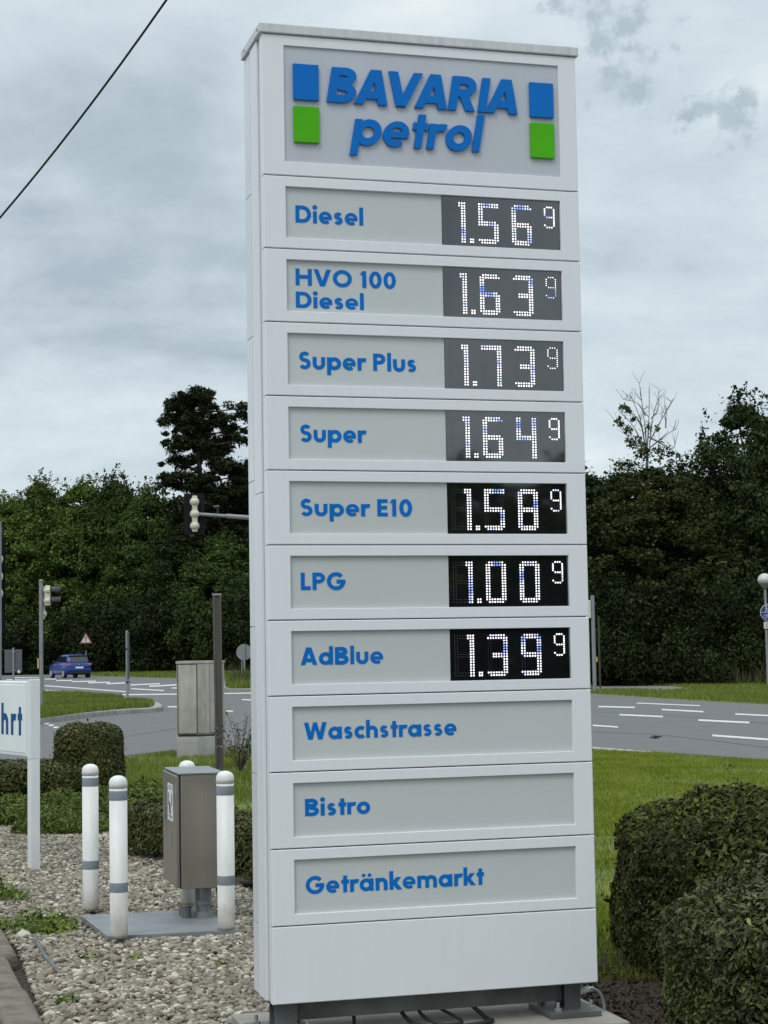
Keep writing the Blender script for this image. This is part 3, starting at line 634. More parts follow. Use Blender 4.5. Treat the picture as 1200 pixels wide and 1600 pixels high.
# --- plinth and cables
pl = MB().box(-.06, SW + .07, -.16, .56, 0, .100, .006).build('concrete_plinth', MT['concrete']); pl.location = SO; pl.rotation_euler.z = SA
tag(pl, 'pale concrete plinth under the price pylon', 'plinth')
def sgn(x, y, z): return Vector((SO.x + x * math.cos(SA) - y * math.sin(SA), SO.y + x * math.sin(SA) + y * math.cos(SA), z))
def spline(pts, n=8):
    P = [Vector(p) for p in pts]; out = []
    for i in range(len(P) - 1):
        a, b_, c, d = P[max(i - 1, 0)], P[i], P[i + 1], P[min(i + 2, len(P) - 1)]
        for k in range(n):
            t_ = k / n; out.append(.5 * ((2 * b_) + (c - a) * t_ + (2 * a - 5 * b_ + 4 * c - d) * t_ ** 2 + (3 * b_ - a - 3 * c + d) * t_ ** 3))
    return out + [P[-1]]
cab = MB().tube(spline([sgn(.55, .14, .16), sgn(.57, .02, .123), sgn(.66, -.05, .110), sgn(.80, -.04, .110), sgn(.90, 0, .112), sgn(.90, .08, .11), sgn(.84, .14, .17)]), .009, 8)
tag(cab.build('power_cable', MT['black']), 'black cable looping over the plinth under the middle of the pylon beam', 'cable')
cab = MB().tube(spline([sgn(.62, .13, .16), sgn(.64, .05, .128), sgn(.70, .0, .110), sgn(.78, .02, .112), sgn(.72, .12, .15)]), .007, 8)
tag(cab.build('power_cable', MT['black']), 'thinner black cable inside the larger loop on the plinth', 'cable')
cab = MB().tube(spline([sgn(.12, -.02, .07), sgn(.2, -.06, .109), sgn(.3, -.03, .111), sgn(.34, .06, .128), sgn(.36, .14, .16)]), .008, 8)
tag(cab.build('power_cable', MT['black']), 'short black cable beside the near foot of the pylon', 'cable')
gc = root('grounding_cable', 'grey cable with a pale metal clamp at the far foot of the pylon', 'cable', (0, 0, 0))
MB().tube(spline([sgn(SW - .05, .12, .17), sgn(SW + .01, .10, .19), sgn(SW + .05, .09, .16), sgn(SW + .06, .08, .08), sgn(SW + .04, .04, .012)]), .006, 8).build('wire', MT['pipe'], gc)
MB().tube([sgn(SW - .04, .11, .178), sgn(SW + .0, .105, .190)], .014, 8).tube([sgn(SW + .0, .105, .190), sgn(SW + .02, .103, .188)], .009, 8).build('clamp', MT['white'], gc)

# ------------------------------------------------------------------ bollards, slab and steel cabinet
sA, sB, sC = at(126, 1430, .05), at(168, 1463, .05), at(375, 1453, .05); sD = sA + sC - sB
slab = MB().prism([(p.x, p.y) for p in (sA, sB, sC, sD)], 'z', 0, .05)
slab_poly = [(p.x, p.y) for p in (sA, sB, sC, sD)]
tag(slab.build('cabinet_slab', MT['slab']), 'blue-grey painted concrete slab under the steel cabinet and bollards', 'slab')
BP = [(at(142, 1422, .05), 'white bollard with grey bands on the far left corner of the slab'), (at(186, 1465, .05), 'white bollard with grey bands on the front left corner of the slab'),
      (at(354, 1452, .05), 'white bollard with grey bands beside the brushed steel side of the cabinet'), (at(294, 1413, .05), 'white bollard half hidden behind the steel cabinet')]
pb = None
for i, (p, lb_) in enumerate(BP):
    if i == 0:
        pb = root('bollard', lb_, 'bollard', p, 0, 'bollards around the steel cabinet')
        MB().lathe([(.0485, 0), (.0495, .02), (.0495, .832)], n=28).build('post', MT['bollard'], pb)
        MB().lathe([(.0512, .818), (.0512, .842), (.0485, .860), (.040, .874), (.022, .884), (.003, .887)], n=28).build('bollard_cap', MT['bollard'], pb)
        for z in (.752, .250): MB().lathe([(.0502, z), (.0506, z + .002), (.0506, z + .050), (.0502, z + .052)], n=28).build('reflective_band', MT['band'], pb)
    else:
        o = copy_tree(pb); o.location = p; o['label'] = lb_; o.rotation_euler.z = i * 1.3
bpt = [b_[0] for b_ in BP]
CB = Vector((-1.227, 10.687, 0)); CA = R(14.5)
cb = root('steel_cabinet', 'brushed stainless steel control cabinet on a short post between the bollards', 'cabinet', CB, CA)
cw, cdp, z0, z1 = .262, .585, .235, .895
MB().box(.012, cw, 0, cdp, z0, z1, .004).build('cabinet_body', MT['cabinet'], cb)
MB().box(-.004, cw + .006, -.006, cdp + .006, z1 + .001, z1 + .012, .003).build('lid', MT['cablid'], cb)
dr = MB().box(-.016, .006, .006, cdp - .006, z0 + .006, z1 - .004, .004).build('cabinet_door', MT['cabinet'], cb)
MB().box(.0065, .0115, .004, cdp - .004, z0 + .002, z1).build('door_seal', MT['black'], dr)
MB().box(-.022, -.016, .46, .50, .60, .68, .002).build('lock', MT['cablid'], dr)
for z in (.33, .78): MB().tube([(-.012, .008, z), (-.012, .008, z + .05)], .009, 8).build('hinge', MT['cablid'], dr)
MB().box(-.0185, -.016, .20, .28, .45, .55, .001).build('name_plate', MT['cablid'], dr)
st = MB().box(-.0185, -.0162, .13, .34, .615, .83).build('warning_sticker', MT['sticker'], dr)
q = MB()
for a, b_ in (((.20, .66), (.27, .66)), ((.20, .66), (.235, .725)), ((.27, .66), (.235, .725))): q.tube([(-.0187, a[0], a[1]), (-.0187, b_[0], b_[1])], .004, 4)
for k, z in enumerate((.80, .815, .64, .63)): q.add([(-.0188, .15, z), (-.0188, .32 - .03 * (k % 2), z), (-.0188, .32 - .03 * (k % 2), z + .006), (-.0188, .15, z + .006)], [(0, 1, 2, 3)])
for y in (.16, .285): q.add([(-.0188, y, .70), (-.0188, y + .03, .70), (-.0188, y + .03, .775), (-.0188, y, .775)], [(0, 1, 2, 3)])
q.build('print', MT['ink'], dr)
MB().tube([(.17, .14, .05), (.17, .14, .235)], .030, 14).tube([(.17, .14, .125), (.17, .14, .150)], .042, 14).tube([(.17, .14, .05), (.17, .14, .085)], .050, 14).build('pipe_stand', MT['pipe'], cb)
MB().box(.14, .235, .30, .36, .05, .235).build('post', MT['pipe'], cb)
MB().tube([(.06, .15, .05), (.06, .15, .115)], .030, 12).build('conduit', MT['steel_beam'], cb)
MB().tube([(.055, .26, .05), (.055, .26, .10)], .022, 12).build('conduit', MT['steel_beam'], cb)
MB().tube(spline([(.235, .08, .235), (.245, .06, .14), (.275, .05, .07), (.33, .07, .055)]), .010, 8).build('conduit', MT['black'], cb)

# ------------------------------------------------------------------ kerb and paving at the forecourt edge
def block(name, quad, z0, z1, m, label, cat, group, bev=.012, kind=None):
    bm = bmesh.new(); lo = [bm.verts.new((p[0], p[1], z0)) for p in quad]; hi = [bm.verts.new((p[0], p[1], z1)) for p in quad]
    bm.faces.new(lo[::-1]); bm.faces.new(hi)
    for i in range(4): bm.faces.new((lo[i], lo[(i + 1) % 4], hi[(i + 1) % 4], hi[i]))
    bmesh.ops.recalc_face_normals(bm, faces=bm.faces); bmesh.ops.bevel(bm, geom=list(bm.edges), offset=bev, segments=3, affect='EDGES', profile=.5)
    me = bpy.data.meshes.new(name); bm.to_mesh(me); bm.free(); o = link(name, me, m)
    return tag(o, label, cat, group) if not kind else tag(o, kind=kind)
ka, kc = Vector((-2.46, 11.15)), Vector((-1.40, 7.55)); kd = (kc - ka).normalized(); kn = Vector((kd.y, -kd.x))      # kn points to the forecourt side
L_ = (kc - ka).length; nst = 4; sl = L_ / nst
for k in range(nst + 3):
    a = ka + kd * (sl * k + .008 - sl * 1) + kn * (.035 * math.sin(k * 2.3)); b_ = a + kd * (sl - .016)
    block('kerb_stone', [a, b_, b_ + kn * .17, a + kn * .17], 0, .10, MT['kerb_brown'], None, None, None, .035, 'structure')
for k in range(9):
    a = ka + kd * (.5 * k + .004 - .52) + kn * .205; b_ = a + kd * .482
    block('edge_paver', [a, b_, b_ + kn * .30, a + kn * .30], 0, .075, MT['paver'], None, None, None, .008, 'structure')

# ------------------------------------------------------------------ gravel: loose pebbles, nobody could count them
def pebbles(name, X, Y, size, sub):
    bm = bmesh.new(); bmesh.ops.create_icosphere(bm, subdivisions=sub, radius=1); bm.verts.index_update()
    bv = np.array([v.co[:] for v in bm.verts]); bf = np.array([[v.index for v in f.verts] for f in bm.faces]); bm.free()
    n = len(X); nv = len(bv); rr = RNG
    V = bv[None] * (1 + rr.normal(0, .10, (n, nv, 1))); s3 = size * np.exp(rr.normal(0, .28, (n, 1, 1))) * np.stack([rr.uniform(.8, 1.25, n), rr.uniform(.6, .95, n), rr.uniform(.4, .68, n)], 1)[:, None]
    V = V * s3; az = rr.uniform(0, 2 * PI, n); tl = rr.normal(0, .3, n); c, s_ = np.cos(tl)[:, None], np.sin(tl)[:, None]
    y_, z_ = V[..., 1] * c - V[..., 2] * s_, V[..., 1] * s_ + V[..., 2] * c
    c, s_ = np.cos(az)[:, None], np.sin(az)[:, None]; x2, y2 = V[..., 0] * c - y_ * s_, V[..., 0] * s_ + y_ * c
    P = np.stack([x2 + X[:, None], y2 + Y[:, None], z_ + rr.uniform(.006, .030, n)[:, None]], -1).reshape(-1, 3)
    Fc = (bf[None] + (np.arange(n) * nv)[:, None, None]).reshape(-1, 3)
    return tag(link(name, np_mesh(name, P, Fc, True), MT['pebble']), kind='stuff')
gX, gY = scatter(gravel_poly, 3400)
k = ~in_poly(gX, gY, slab_poly)
dxs, dys = gX - SO.x, gY - SO.y; lu = dxs * math.cos(SA) + dys * math.sin(SA); lv = -dxs * math.sin(SA) + dys * math.cos(SA)
k &= ~((lu > -.06) & (lu < SW + .07) & (lv > -.16) & (lv < .56))
sidek = (gX - ka.x) * kn.x + (gY - ka.y) * kn.y; k &= ~((sidek > -.0) & (gY < 11.6))
thin = np.exp(-(((gX + 2.05) / .30) ** 2 + ((gY - 10.55) / .45) ** 2)); k &= RNG.random(len(gX)) > thin * .75
gX, gY = gX[k], gY[k]; k = (((gX - SO.x) * math.cos(SA) + (gY - SO.y) * math.sin(SA)) < SW - .1); gX, gY = gX[k], gY[k]; near = gY < 10.4
pebbles('gravel', gX[near], gY[near], .0155, 2)
pebbles('gravel', gX[~near], gY[~near], .0165, 1)

X_, Y_ = scatter(gravel_poly, 26)
tag(link('leaf_litter', leaf_mesh('leaf_litter', np.stack([X_, Y_, RNG.uniform(.030, .042, len(X_))], 1), np.tile([0, 0, 1.0], (len(X_), 1)), .030, .45, .5), leafmat('dry_litter', [(.2, (.04, .026, .014)), (.9, (.22, .15, .07)), (.6, (.10, .065, .032))], .8, .1, 4)), kind='stuff')
# ------------------------------------------------------------------ clipped hedges and low plants
def hedge(name, label, cat, c, half, m, n, leaf, rz=0, power=4.0, group=None, aspect=.5, lump=.06, sprout=0, corescale=.90, jit=.75, flatbase=True, deep=.16, top=1.0):
    """a clipped body: leaves over a rounded-box surface of uneven depth, over an added dark solid that blocks light"""
    rt = root(name, label, cat, (c[0], c[1], 0), rz, group); hx, hy, hz = half
    d = unit(RNG.normal(0, 1, (n * 2, 3))); d = d[d[:, 2] > -.55][:n]; e_ = power
    r = (np.abs(d[:, 0]) ** e_ + np.abs(d[:, 1]) ** e_ + np.abs(d[:, 2]) ** e_) ** (-1 / e_)
    P = d * r[:, None]; nn = np.sign(d) * np.abs(P) ** (e_ - 1) / np.array([hx, hy, hz]); nn = unit(nn)
    ph = RNG.uniform(0, 6, 6)
    lum = lump * (np.sin(P[:, 0] * hx * 7 + ph[0]) * np.sin(P[:, 1] * hy * 8 + ph[1]) + .7 * np.sin(P[:, 2] * hz * 11 + ph[2] + P[:, 0] * hx * 9) + .5 * np.sin(P[:, 0] * hx * 21 + ph[3]) * np.sin(P[:, 2] * hz * 19 + ph[4]))
    dep = -deep * RNG.random(n) ** 2.2
    Q = P * np.array([hx, hy, hz]) + nn * (lum + dep)[:, None]
    Q[:, 2] += hz * top
    k = Q[:, 2] > .01; Q, nn = Q[k], nn[k]
    link('foliage', leaf_mesh('foliage', Q, nn + np.array([0, 0, .35]), leaf, aspect, jit), m, rt)
    sh_, sn_ = [], []
    for _ in range(n // 260):
        i = RNG.integers(len(Q)); dv = nn[i] + RNG.normal(0, .45, 3) + np.array([0, 0, .5]); dv /= np.linalg.norm(dv)
        for j in range(RNG.integers(3, 9)): sh_.append(Q[i] + dv * leaf * .42 * j + RNG.normal(0, leaf * .22, 3)); sn_.append(nn[i] + RNG.normal(0, .5, 3))
    link('stray_leaves', leaf_mesh('stray_leaves', np.array(sh_), np.array(sn_), leaf * .9, aspect, .6), m, rt)
    if sprout:
        sv, sn = [], []
        for _ in range(sprout):
            i = RNG.integers(len(Q)); b0 = Q[i]
            if nn[i][1] > .2 or b0[2] < .35 * hz * 2: continue
            dv = nn[i] * .6 + RNG.normal(0, .5, 3); dv /= np.linalg.norm(dv)
            for j in range(RNG.integers(5, 13)): sv.append(b0 + nn[i] * .012 + dv * .011 * j + RNG.normal(0, .009, 3)); sn.append(nn[i] + np.array([0, 0, .5]))
        if sv: link('pale_leaves', leaf_mesh('pale_leaves', np.array(sv), np.array(sn), leaf * .85, .55, .7), MT['sprout'], rt)
    bm = bmesh.new(); bmesh.ops.create_icosphere(bm, subdivisions=4, radius=1)  # dark solid added inside to block light and give shade between the leaves
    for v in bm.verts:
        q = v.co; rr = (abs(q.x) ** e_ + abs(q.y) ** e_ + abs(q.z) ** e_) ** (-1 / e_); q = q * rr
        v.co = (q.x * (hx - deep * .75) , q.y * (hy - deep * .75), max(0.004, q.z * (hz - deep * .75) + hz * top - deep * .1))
    me = bpy.data.meshes.new('light_blocker'); bm.to_mesh(me); bm.free(); link('light_blocker', me, MT['core'], rt)
    return rt
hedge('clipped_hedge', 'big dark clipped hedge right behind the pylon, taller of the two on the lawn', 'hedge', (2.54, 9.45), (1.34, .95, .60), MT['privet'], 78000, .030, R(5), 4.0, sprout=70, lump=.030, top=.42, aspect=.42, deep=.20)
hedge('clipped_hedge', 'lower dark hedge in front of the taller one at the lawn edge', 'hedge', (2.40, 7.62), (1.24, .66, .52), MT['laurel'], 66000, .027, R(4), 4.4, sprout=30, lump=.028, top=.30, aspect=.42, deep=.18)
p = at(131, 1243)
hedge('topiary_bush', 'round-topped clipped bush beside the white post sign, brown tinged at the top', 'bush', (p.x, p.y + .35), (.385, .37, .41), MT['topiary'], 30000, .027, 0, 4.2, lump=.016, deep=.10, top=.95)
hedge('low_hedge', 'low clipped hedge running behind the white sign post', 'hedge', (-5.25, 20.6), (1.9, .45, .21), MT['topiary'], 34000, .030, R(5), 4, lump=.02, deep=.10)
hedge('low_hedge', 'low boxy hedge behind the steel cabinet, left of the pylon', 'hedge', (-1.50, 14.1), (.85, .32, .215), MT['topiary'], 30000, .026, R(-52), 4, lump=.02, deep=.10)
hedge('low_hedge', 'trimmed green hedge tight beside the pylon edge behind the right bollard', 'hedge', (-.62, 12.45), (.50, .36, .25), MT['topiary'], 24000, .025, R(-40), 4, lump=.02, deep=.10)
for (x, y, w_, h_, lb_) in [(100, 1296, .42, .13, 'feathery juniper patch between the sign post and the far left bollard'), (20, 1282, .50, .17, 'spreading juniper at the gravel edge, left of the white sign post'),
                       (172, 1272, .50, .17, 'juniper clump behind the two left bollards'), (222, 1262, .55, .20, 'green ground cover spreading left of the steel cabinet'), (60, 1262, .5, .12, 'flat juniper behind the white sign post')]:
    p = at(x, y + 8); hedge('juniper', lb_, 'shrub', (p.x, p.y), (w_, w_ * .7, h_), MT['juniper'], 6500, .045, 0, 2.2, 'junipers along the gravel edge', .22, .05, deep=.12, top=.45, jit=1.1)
def tuft(name, label, cat, p, rad, h, n, m, group=None, wd=.010, lean=.9):
    a = RNG.uniform(0, 2 * PI, n); r = rad * np.sqrt(RNG.random(n))
    P = np.stack([r * np.cos(a), r * np.sin(a) * .8, np.full(n, .005)], 1)
    me = blade_mesh(name, P, h, wd, lean); o = link(name, me, m); o.location = (p[0], p[1], p[2] if len(p) > 2 else 0); return tag(o, label, cat, group)
def weed(label, p, rad, h, n, group='weeds in the gravel'):
    rt = root('weed', label, 'weed', (p[0], p[1], 0), 0, group)
    a = RNG.uniform(0, 2 * PI, n); r = rad * np.sqrt(RNG.random(n)); z = h * 1.5 * RNG.random(n) * (1.15 - r / rad) * (.6 + .6 * np.sin(a * 3 + r * 20))
    P = np.stack([r * np.cos(a), r * np.sin(a), z + .012], 1)
    link('leaves', leaf_mesh('leaves', P, np.stack([np.cos(a) * .4, np.sin(a) * .4, 0 * a + 1], 1), .042, .42, .6), MT['weed'], rt)
    if n < 150: return
    k = n // 3; a = RNG.uniform(0, 2 * PI, k); r = rad * np.sqrt(RNG.random(k))
    link('grass_tuft', blade_mesh('grass_tuft', np.stack([r * np.cos(a), r * np.sin(a), 0 * a], 1), h * 1.0, .009, 1.1), MT['weed'], rt)
for x, y, r_, h_, n_, lb_ in [(55, 1448, .26, .09, 900, 'broad green weed patch beside the kerb stones and the slab corner'), (85, 1455, .16, .06, 350, 'small leafy weeds at the slab corner by the hose'), (4, 1405, .16, .13, 420, 'weed tuft at the left picture edge by the gravel'),
                              (140, 1500, .07, .03, 70, 'pale little weed in the gravel below the front left bollard'), (105, 1568, .08, .04, 110, 'small weed low in the gravel near the kerb'), (215, 1500, .06, .025, 60, 'yellowish weed in open gravel in front of the slab'),
                              (345, 1512, .07, .025, 60, 'tiny weed in the gravel near the pylon side')]:
    p = at(x, y + 6); weed(lb_, p, r_, h_, n_)
hs = MB().tube(spline([at(52, 1458, .015), at(60, 1476, .035), at(70, 1494, .035), at(84, 1510, .035), at(95, 1524, .018)]), .013, 10)
tag(hs.build('drip_hose', MT['steel_beam']), 'short grey hose lying on the gravel by the weeds', 'hose')
# sparse grey shrub beside the brown post
p = at(376, 1207); rt = root('sparse_shrub', 'sparse grey-leaved shrub with thin stems between brown post and pylon', 'shrub', p)
b_ = MB(); lv, ln = [], []
for k in range(26):
    a = random.uniform(0, 2 * PI); rr = random.uniform(.15, .46); hh = random.uniform(.35, .80)
    pts = [Vector((0, 0, 0)), Vector((math.cos(a) * rr * .35, math.sin(a) * rr * .35, hh * .5)), Vector((math.cos(a) * rr, math.sin(a) * rr, hh))]
    b_.tube(spline(pts, 4), [.006] * 5 + [.003] * 4, 5)
    for j in range(22):
        q = pts[1].lerp(pts[2], random.random() ** .7); lv.append(np.array(q) + RNG.normal(0, .035, 3)); ln.append((math.cos(a), math.sin(a), .5))
b_.build('stem', MT['bark'], rt); link('foliage', leaf_mesh('foliage', np.array(lv), np.array(ln), .038, .45, .9), MT['greyleaf'], rt)

# ------------------------------------------------------------------ white sign with blue lettering, cut by the picture edge
sp_ = at(53, 1363); HR = R(-57)
hsn = root('driveway_sign', 'white box sign on a white post with blue condensed letters at the picture edge', 'sign', sp_, HR)
MB().box(-.035, .035, -.036, .036, 0, .835, .003).build('post', MT['white'], hsn)
MB().box(-.030, .034, -.04, .04, .836, 1.425, .004).build('end_post', MT['white'], hsn)
bx = MB().box(-1.75, -.032, -.034, .034, .845, 1.412, .012).build('light_box', MT['white'], hsn)
MB().box(-1.72, -.085, -.0375, -.030, .875, 1.385, .004).build('face', MT['sticker'], bx)
lettering('lettering', [('fahrt', -.92, 1.005, .225, .765)], MT['dull_blue'], bx, -.039, w=.22, gap=.26)
MB().box(-1.62, -1.55, -.034, .034, 0, .845, .003).build('post', MT['white'], hsn)

# ------------------------------------------------------------------ grey distribution cabinet and brown post on the lawn
g0, g1 = at(277, 1184), at(309, 1188)
gd = (g1 - g0).normalized(); GA = math.atan2(gd.y, gd.x); GA = R(-6)
gcab = root('distribution_cabinet', 'weathered grey concrete distribution cabinet on the lawn beside the brown post', 'cabinet', g0, GA)
gw, gdp = .315, .62
rot = R(52)   # the second visible face runs back at an angle: an angled front
# plan outline: front, angled side, back
pl0 = [(0, 0), (gw, 0), (gw + .30, .24), (gw + .30, .62), (0, .62)]
def inset(poly, d):
    c = (sum(p[0] for p in poly) / len(poly), sum(p[1] for p in poly) / len(poly)); return [(c[0] + (p[0] - c[0]) * (1 - d), c[1] + (p[1] - c[1]) * (1 - d)) for p in poly]
MB().prism(inset(pl0, -.015), 'z', 0, .315).build('cabinet_base', MT['cabbase'], gcab)
MB().prism(inset(pl0, .05), 'z', .316, .345).build('base_joint', MT['seam'], gcab)
MB().prism(pl0, 'z', .346, 1.425).build('cabinet_body', MT['cabconc'], gcab)
MB().prism(inset(pl0, -.04), 'z', 1.426, 1.462).build('lid', MT['cabconc'], gcab)
dd = MB().box(.025, gw - .008, -.008, -.001, .365, 1.405, .003).build('cabinet_door', MT['cabconc'], gcab)
for z in (.352, 1.408): MB().box(.012, gw - .003, -.0095, -.001, z, z + .012).build('door_seam', MT['seam'], gcab)
for x_ in (.012, gw - .008): MB().box(x_, x_ + .009, -.0095, -.001, .364, 1.408).build('door_seam', MT['seam'], gcab)
nrm = Vector((.24, -.30)).normalized(); tdir = Vector((.30, .24)).normalized()
for k, (a, b_) in enumerate(((.006, .125), (.13, .21), (.215, .295), (.30, .375))):
    p0, p1 = Vector((gw, 0)) + tdir * a, Vector((gw, 0)) + tdir * b_; th = .006 if k % 2 else .014
    MB().prism([tuple(p0 + nrm * .001), tuple(p1 + nrm * .001), tuple(p1 + nrm * th), tuple(p0 + nrm * th)], 'z', .37, 1.40).build('side_panel', MT['cabconc'], gcab)
    MB().prism([tuple(p1 + nrm * .001), tuple(p1 + tdir * .005 + nrm * .001), tuple(p1 + tdir * .005 + nrm * .003), tuple(p1 + nrm * .003)], 'z', .37, 1.40).build('side_seam', MT['seam'], gcab)
bp_ = at(343, 1204)
bpo = root('steel_post', 'tall plain brown steel channel post beside the grey cabinet', 'post', bp_, R(8)); bpo.rotation_euler = (0, R(-.3), R(8))
MB().prism([(-.055, -.04), (-.030, -.04), (-.030, -.015), (.030, -.015), (.030, -.04), (.055, -.04), (.055, .04), (-.055, .04)], 'z', -.05, 2.36).build('channel', MT['brown_steel'], bpo)
MB().box(-.062, .062, -.046, .046, 2.361, 2.385, .004).build('post_cap', MT['pipe'], bpo)

# ------------------------------------------------------------------ traffic signals
def dome(b_, c, r_, dvec, n=14):
    """half globe bulging along dvec"""
    d = Vector(dvec).normalized(); a = d.orthogonal().normalized(); b2 = d.cross(a); vs, fs = [], []
    rings = [(1, -.5), (1, 0), (.92, .38), (.70, .70), (.38, .92), (.02, 1)]
    for rr, h in rings:
        for j in range(n): q = 2 * PI * j / n; vs.append(Vector(c) + (a * math.cos(q) + b2 * math.sin(q)) * r_ * rr + d * r_ * h)
    for i in range(len(rings) - 1):
        for j in range(n): fs.append((i * n + j, i * n + (j + 1) % n, (i + 1) * n + (j + 1) % n, (i + 1) * n + j))
    b_.add(vs, fs, True)
def signal_head(parent, loc, rz, n=3, pitch=.40, board=True, hoods=True, rad=.15, width=.30):
    """head whose lamps look along local +y; its domed backs face local -y"""
    b_ = MB(); hgt = pitch * n
    b_.box(-width * .28, width * .28, -.10, .06, -hgt / 2, hgt / 2, .03)
    for k in range(n): dome(b_, (0, -.02, (k - (n - 1) / 2) * pitch), rad * .92, (0, -1, 0))
    h_ = b_.build('signal_head', MT['tl_cream'], parent); h_.location = loc; h_.rotation_euler.z = rz
    if board: MB().box(-.34, .34, .062, .085, -hgt / 2 - .08, hgt / 2 + .08, .01).build('backboard', MT['tl_dark'], h_)
    if hoods:
        for k in range(n):
            z = (k - (n - 1) / 2) * pitch; q = MB(); pts = []
            for j in range(13): a = R(-20 + 220 * j / 12); pts.append((rad * .85 * math.cos(a), z + rad * .85 * math.sin(a)))
            vs = [(x, .086, zz) for x, zz in pts] + [(x * 1.02, .34, zz) for x, zz in pts] + [(x * .95, .086, z + (zz - z) * .95) for x, zz in pts] + [(x * .97, .34, z + (zz - z) * .95) for x, zz in pts]; m_ = len(pts)
            fs = [(i, i + 1, m_ + i + 1, m_ + i) for i in range(m_ - 1)] + [(2 * m_ + i, 3 * m_ + i, 3 * m_ + i + 1, 2 * m_ + i + 1) for i in range(m_ - 1)] + [(m_ + i, m_ + i + 1, 3 * m_ + i + 1, 3 * m_ + i) for i in range(m_ - 1)]
            q.add(vs, fs, True); q.build('hood', MT['hood'], h_)
    return h_
# mast arm signal over the road
mp_ = atY(497, 900, 60); mp_.z = 0
ms = root('mast_arm_signal', 'traffic signal on a long grey mast arm reaching out left of the pylon', 'traffic light', mp_)
MB().tube([(0, 0, 0), (0, 0, 6.15)], [.11, .08], 14).build('pole', MT['pole_grey'], ms)
a0, a1 = atY(306, 803, 60) - mp_, atY(497, 816.5, 60) - mp_
jo = a0.lerp(a1, .25)
MB().tube([a0, jo], .055, 12).tube([jo, a1], .075, 12).build('arm', MT['pole_grey'], ms)
pc = atY(340, 793, 60) - mp_; MB().tube([atY(340, 805, 60) - mp_, pc], .02, 8).tube([pc + Vector((-.13, 0, .02)), pc + Vector((.05, 0, .03))], .05, 8).build('detector', MT['hood'], ms)
signal_head(ms, (a0.x - .04, 0, (atY(302, 803, 60) - mp_).z), R(14), rad=.17)
# signal pole behind the driveway sign
p = atY(64.5, 1050, 50); p.z = 0
ps = root('signal_pole', 'slim grey signal pole with cream heads rising behind the white driveway sign', 'traffic light', p)
top = atY(64.5, 907, 50).z
MB().tube([(0, 0, 0), (0, 0, top - .04)], .055, 12).lathe([(.062, top - .04), (.062, top), (.03, top + .025)], n=12).build('pole', MT['pole_grey'], ps)
signal_head(ps, (.02, .16, top - .62), R(10), 3, .30, False, False, .12, .2)
signal_head(ps, (.20, .0, top - .42), R(-80), 2, .28, False, True, .12, .24)
MB().box(-.10, -.055, -.06, .06, (atY(62, 1037, 50)).z - .14, (atY(62, 1037, 50)).z + .14, .02).build('push_button', MT['orange'], ps)
# signal at the picture edge
p = atY(-3, 1100, 42); p.z = 0
ps = root('signal_pole', 'traffic signal with black backboard cut off by the left picture edge', 'traffic light', p)
zt = atY(0, 815, 42).z
MB().tube([(0, 0, 0), (0, 0, zt)], .085, 14).build('pole', MT['pole_grey'], ps)
signal_head(ps, (-.02, .20, atY(0, 900, 42).z), R(-12), 3, .40, False, False, .17).location.x = -.09
MB().box(-.50, .105, .30, .33, atY(0, 985, 42).z, atY(0, 838, 42).z, .01).build('backboard', MT['tl_dark'], ps)
# pole beside the pylon, right
p = at(929.5, 1081); pz = root('signal_pole', 'grey signal pole with a pale box, just right of the pylon', 'traffic light', p)
MB().tube([(0, 0, 0), (0, 0, atY(928, 930, p.y).z)], .065, 12).build('pole', MT['pole_grey'], pz)
MB().box(-.24, -.07, -.08, .08, atY(922, 966, p.y).z, atY(922, 938, p.y).z, .02).build('signal_head', MT['tl_cream'], pz)
MB().box(.06, .11, -.05, .05, 1.0, 1.18, .015).build('push_button', MT['orange'], pz)
tp = at(938, 1077); MB_ = MB().tube([(0, 0, 0), (0, 0, 2.6)], .035, 8)
o = MB_.build('thin_post', MT['bark']); o.location = tp; tag(o, 'thin dark post beside the signal pole right of the pylon', 'post')

# ------------------------------------------------------------------ small road signs and posts
p = atY(21, 1063, 100); p.z = 0
rs = root('direction_sign', 'square road sign seen from its dark back at the far left road edge', 'road sign', p)
MB().tube([(0, 0, 0), (0, 0, atY(21, 1012, 100).z)], .055, 10).build('post', MT['galv'], rs)
zb_, zt = atY(20, 1051, 100).z, atY(20, 1015, 100).z
MB().box(-.50, .46, .06, .09, zb_, zt, .01).build('sign_plate', MT['sign_back'], rs)
MB().box(.24, .36, -.02, .02, zb_ - .03, zb_ + .12, .01).build('reflector', MT['white'], rs)
MB().box(-.13, .13, .0, .06, zb_ + .1, zb_ + .14).box(-.13, .13, .0, .06, zt - .14, zt - .1).build('bracket', MT['galv'], rs)
p = atY(134.5, 1056, 120); p.z = 0
ws = root('warning_sign', 'red-edged triangular warning sign behind the blue car', 'road sign', p)
MB().tube([(0, .03, 0), (0, .03, 1.75)], .035, 8).build('post', MT['galv'], ws)
zb_, zt = atY(134.5, 1005.5, 120).z, atY(134.5, 988.5, 120).z; hw = .43
tri = lambda k, c=.36: [(-hw * k, zb_ + (zt - zb_) * c * (1 - k)), (hw * k, zb_ + (zt - zb_) * c * (1 - k)), (0, zt - (zt - zb_) * (1 - c) * (1 - k))]
MB().prism(tri(1), 'y', -.02, .0).build('sign_plate', MT['sign_red'], ws); MB().prism(tri(.72), 'y', -.026, -.02).build('sign_face', MT['sign_white'], ws)
MB().box(-.04, .04, -.032, -.026, zb_ + .26, zb_ + .46).box(-.04, .04, -.032, -.026, zb_ + .15, zb_ + .21).build('symbol', MT['ink'], ws)
p = at(200, 1097); es = root('edge_on_sign', 'slim grey post with an edge-on sign plate on the grass island', 'road sign', p)
zt = atY(200, 985, p.y).z
MB().tube([(-.02, 0, 0), (-.02, 0, zt)], .045, 10).build('post', MT['galv'], es)
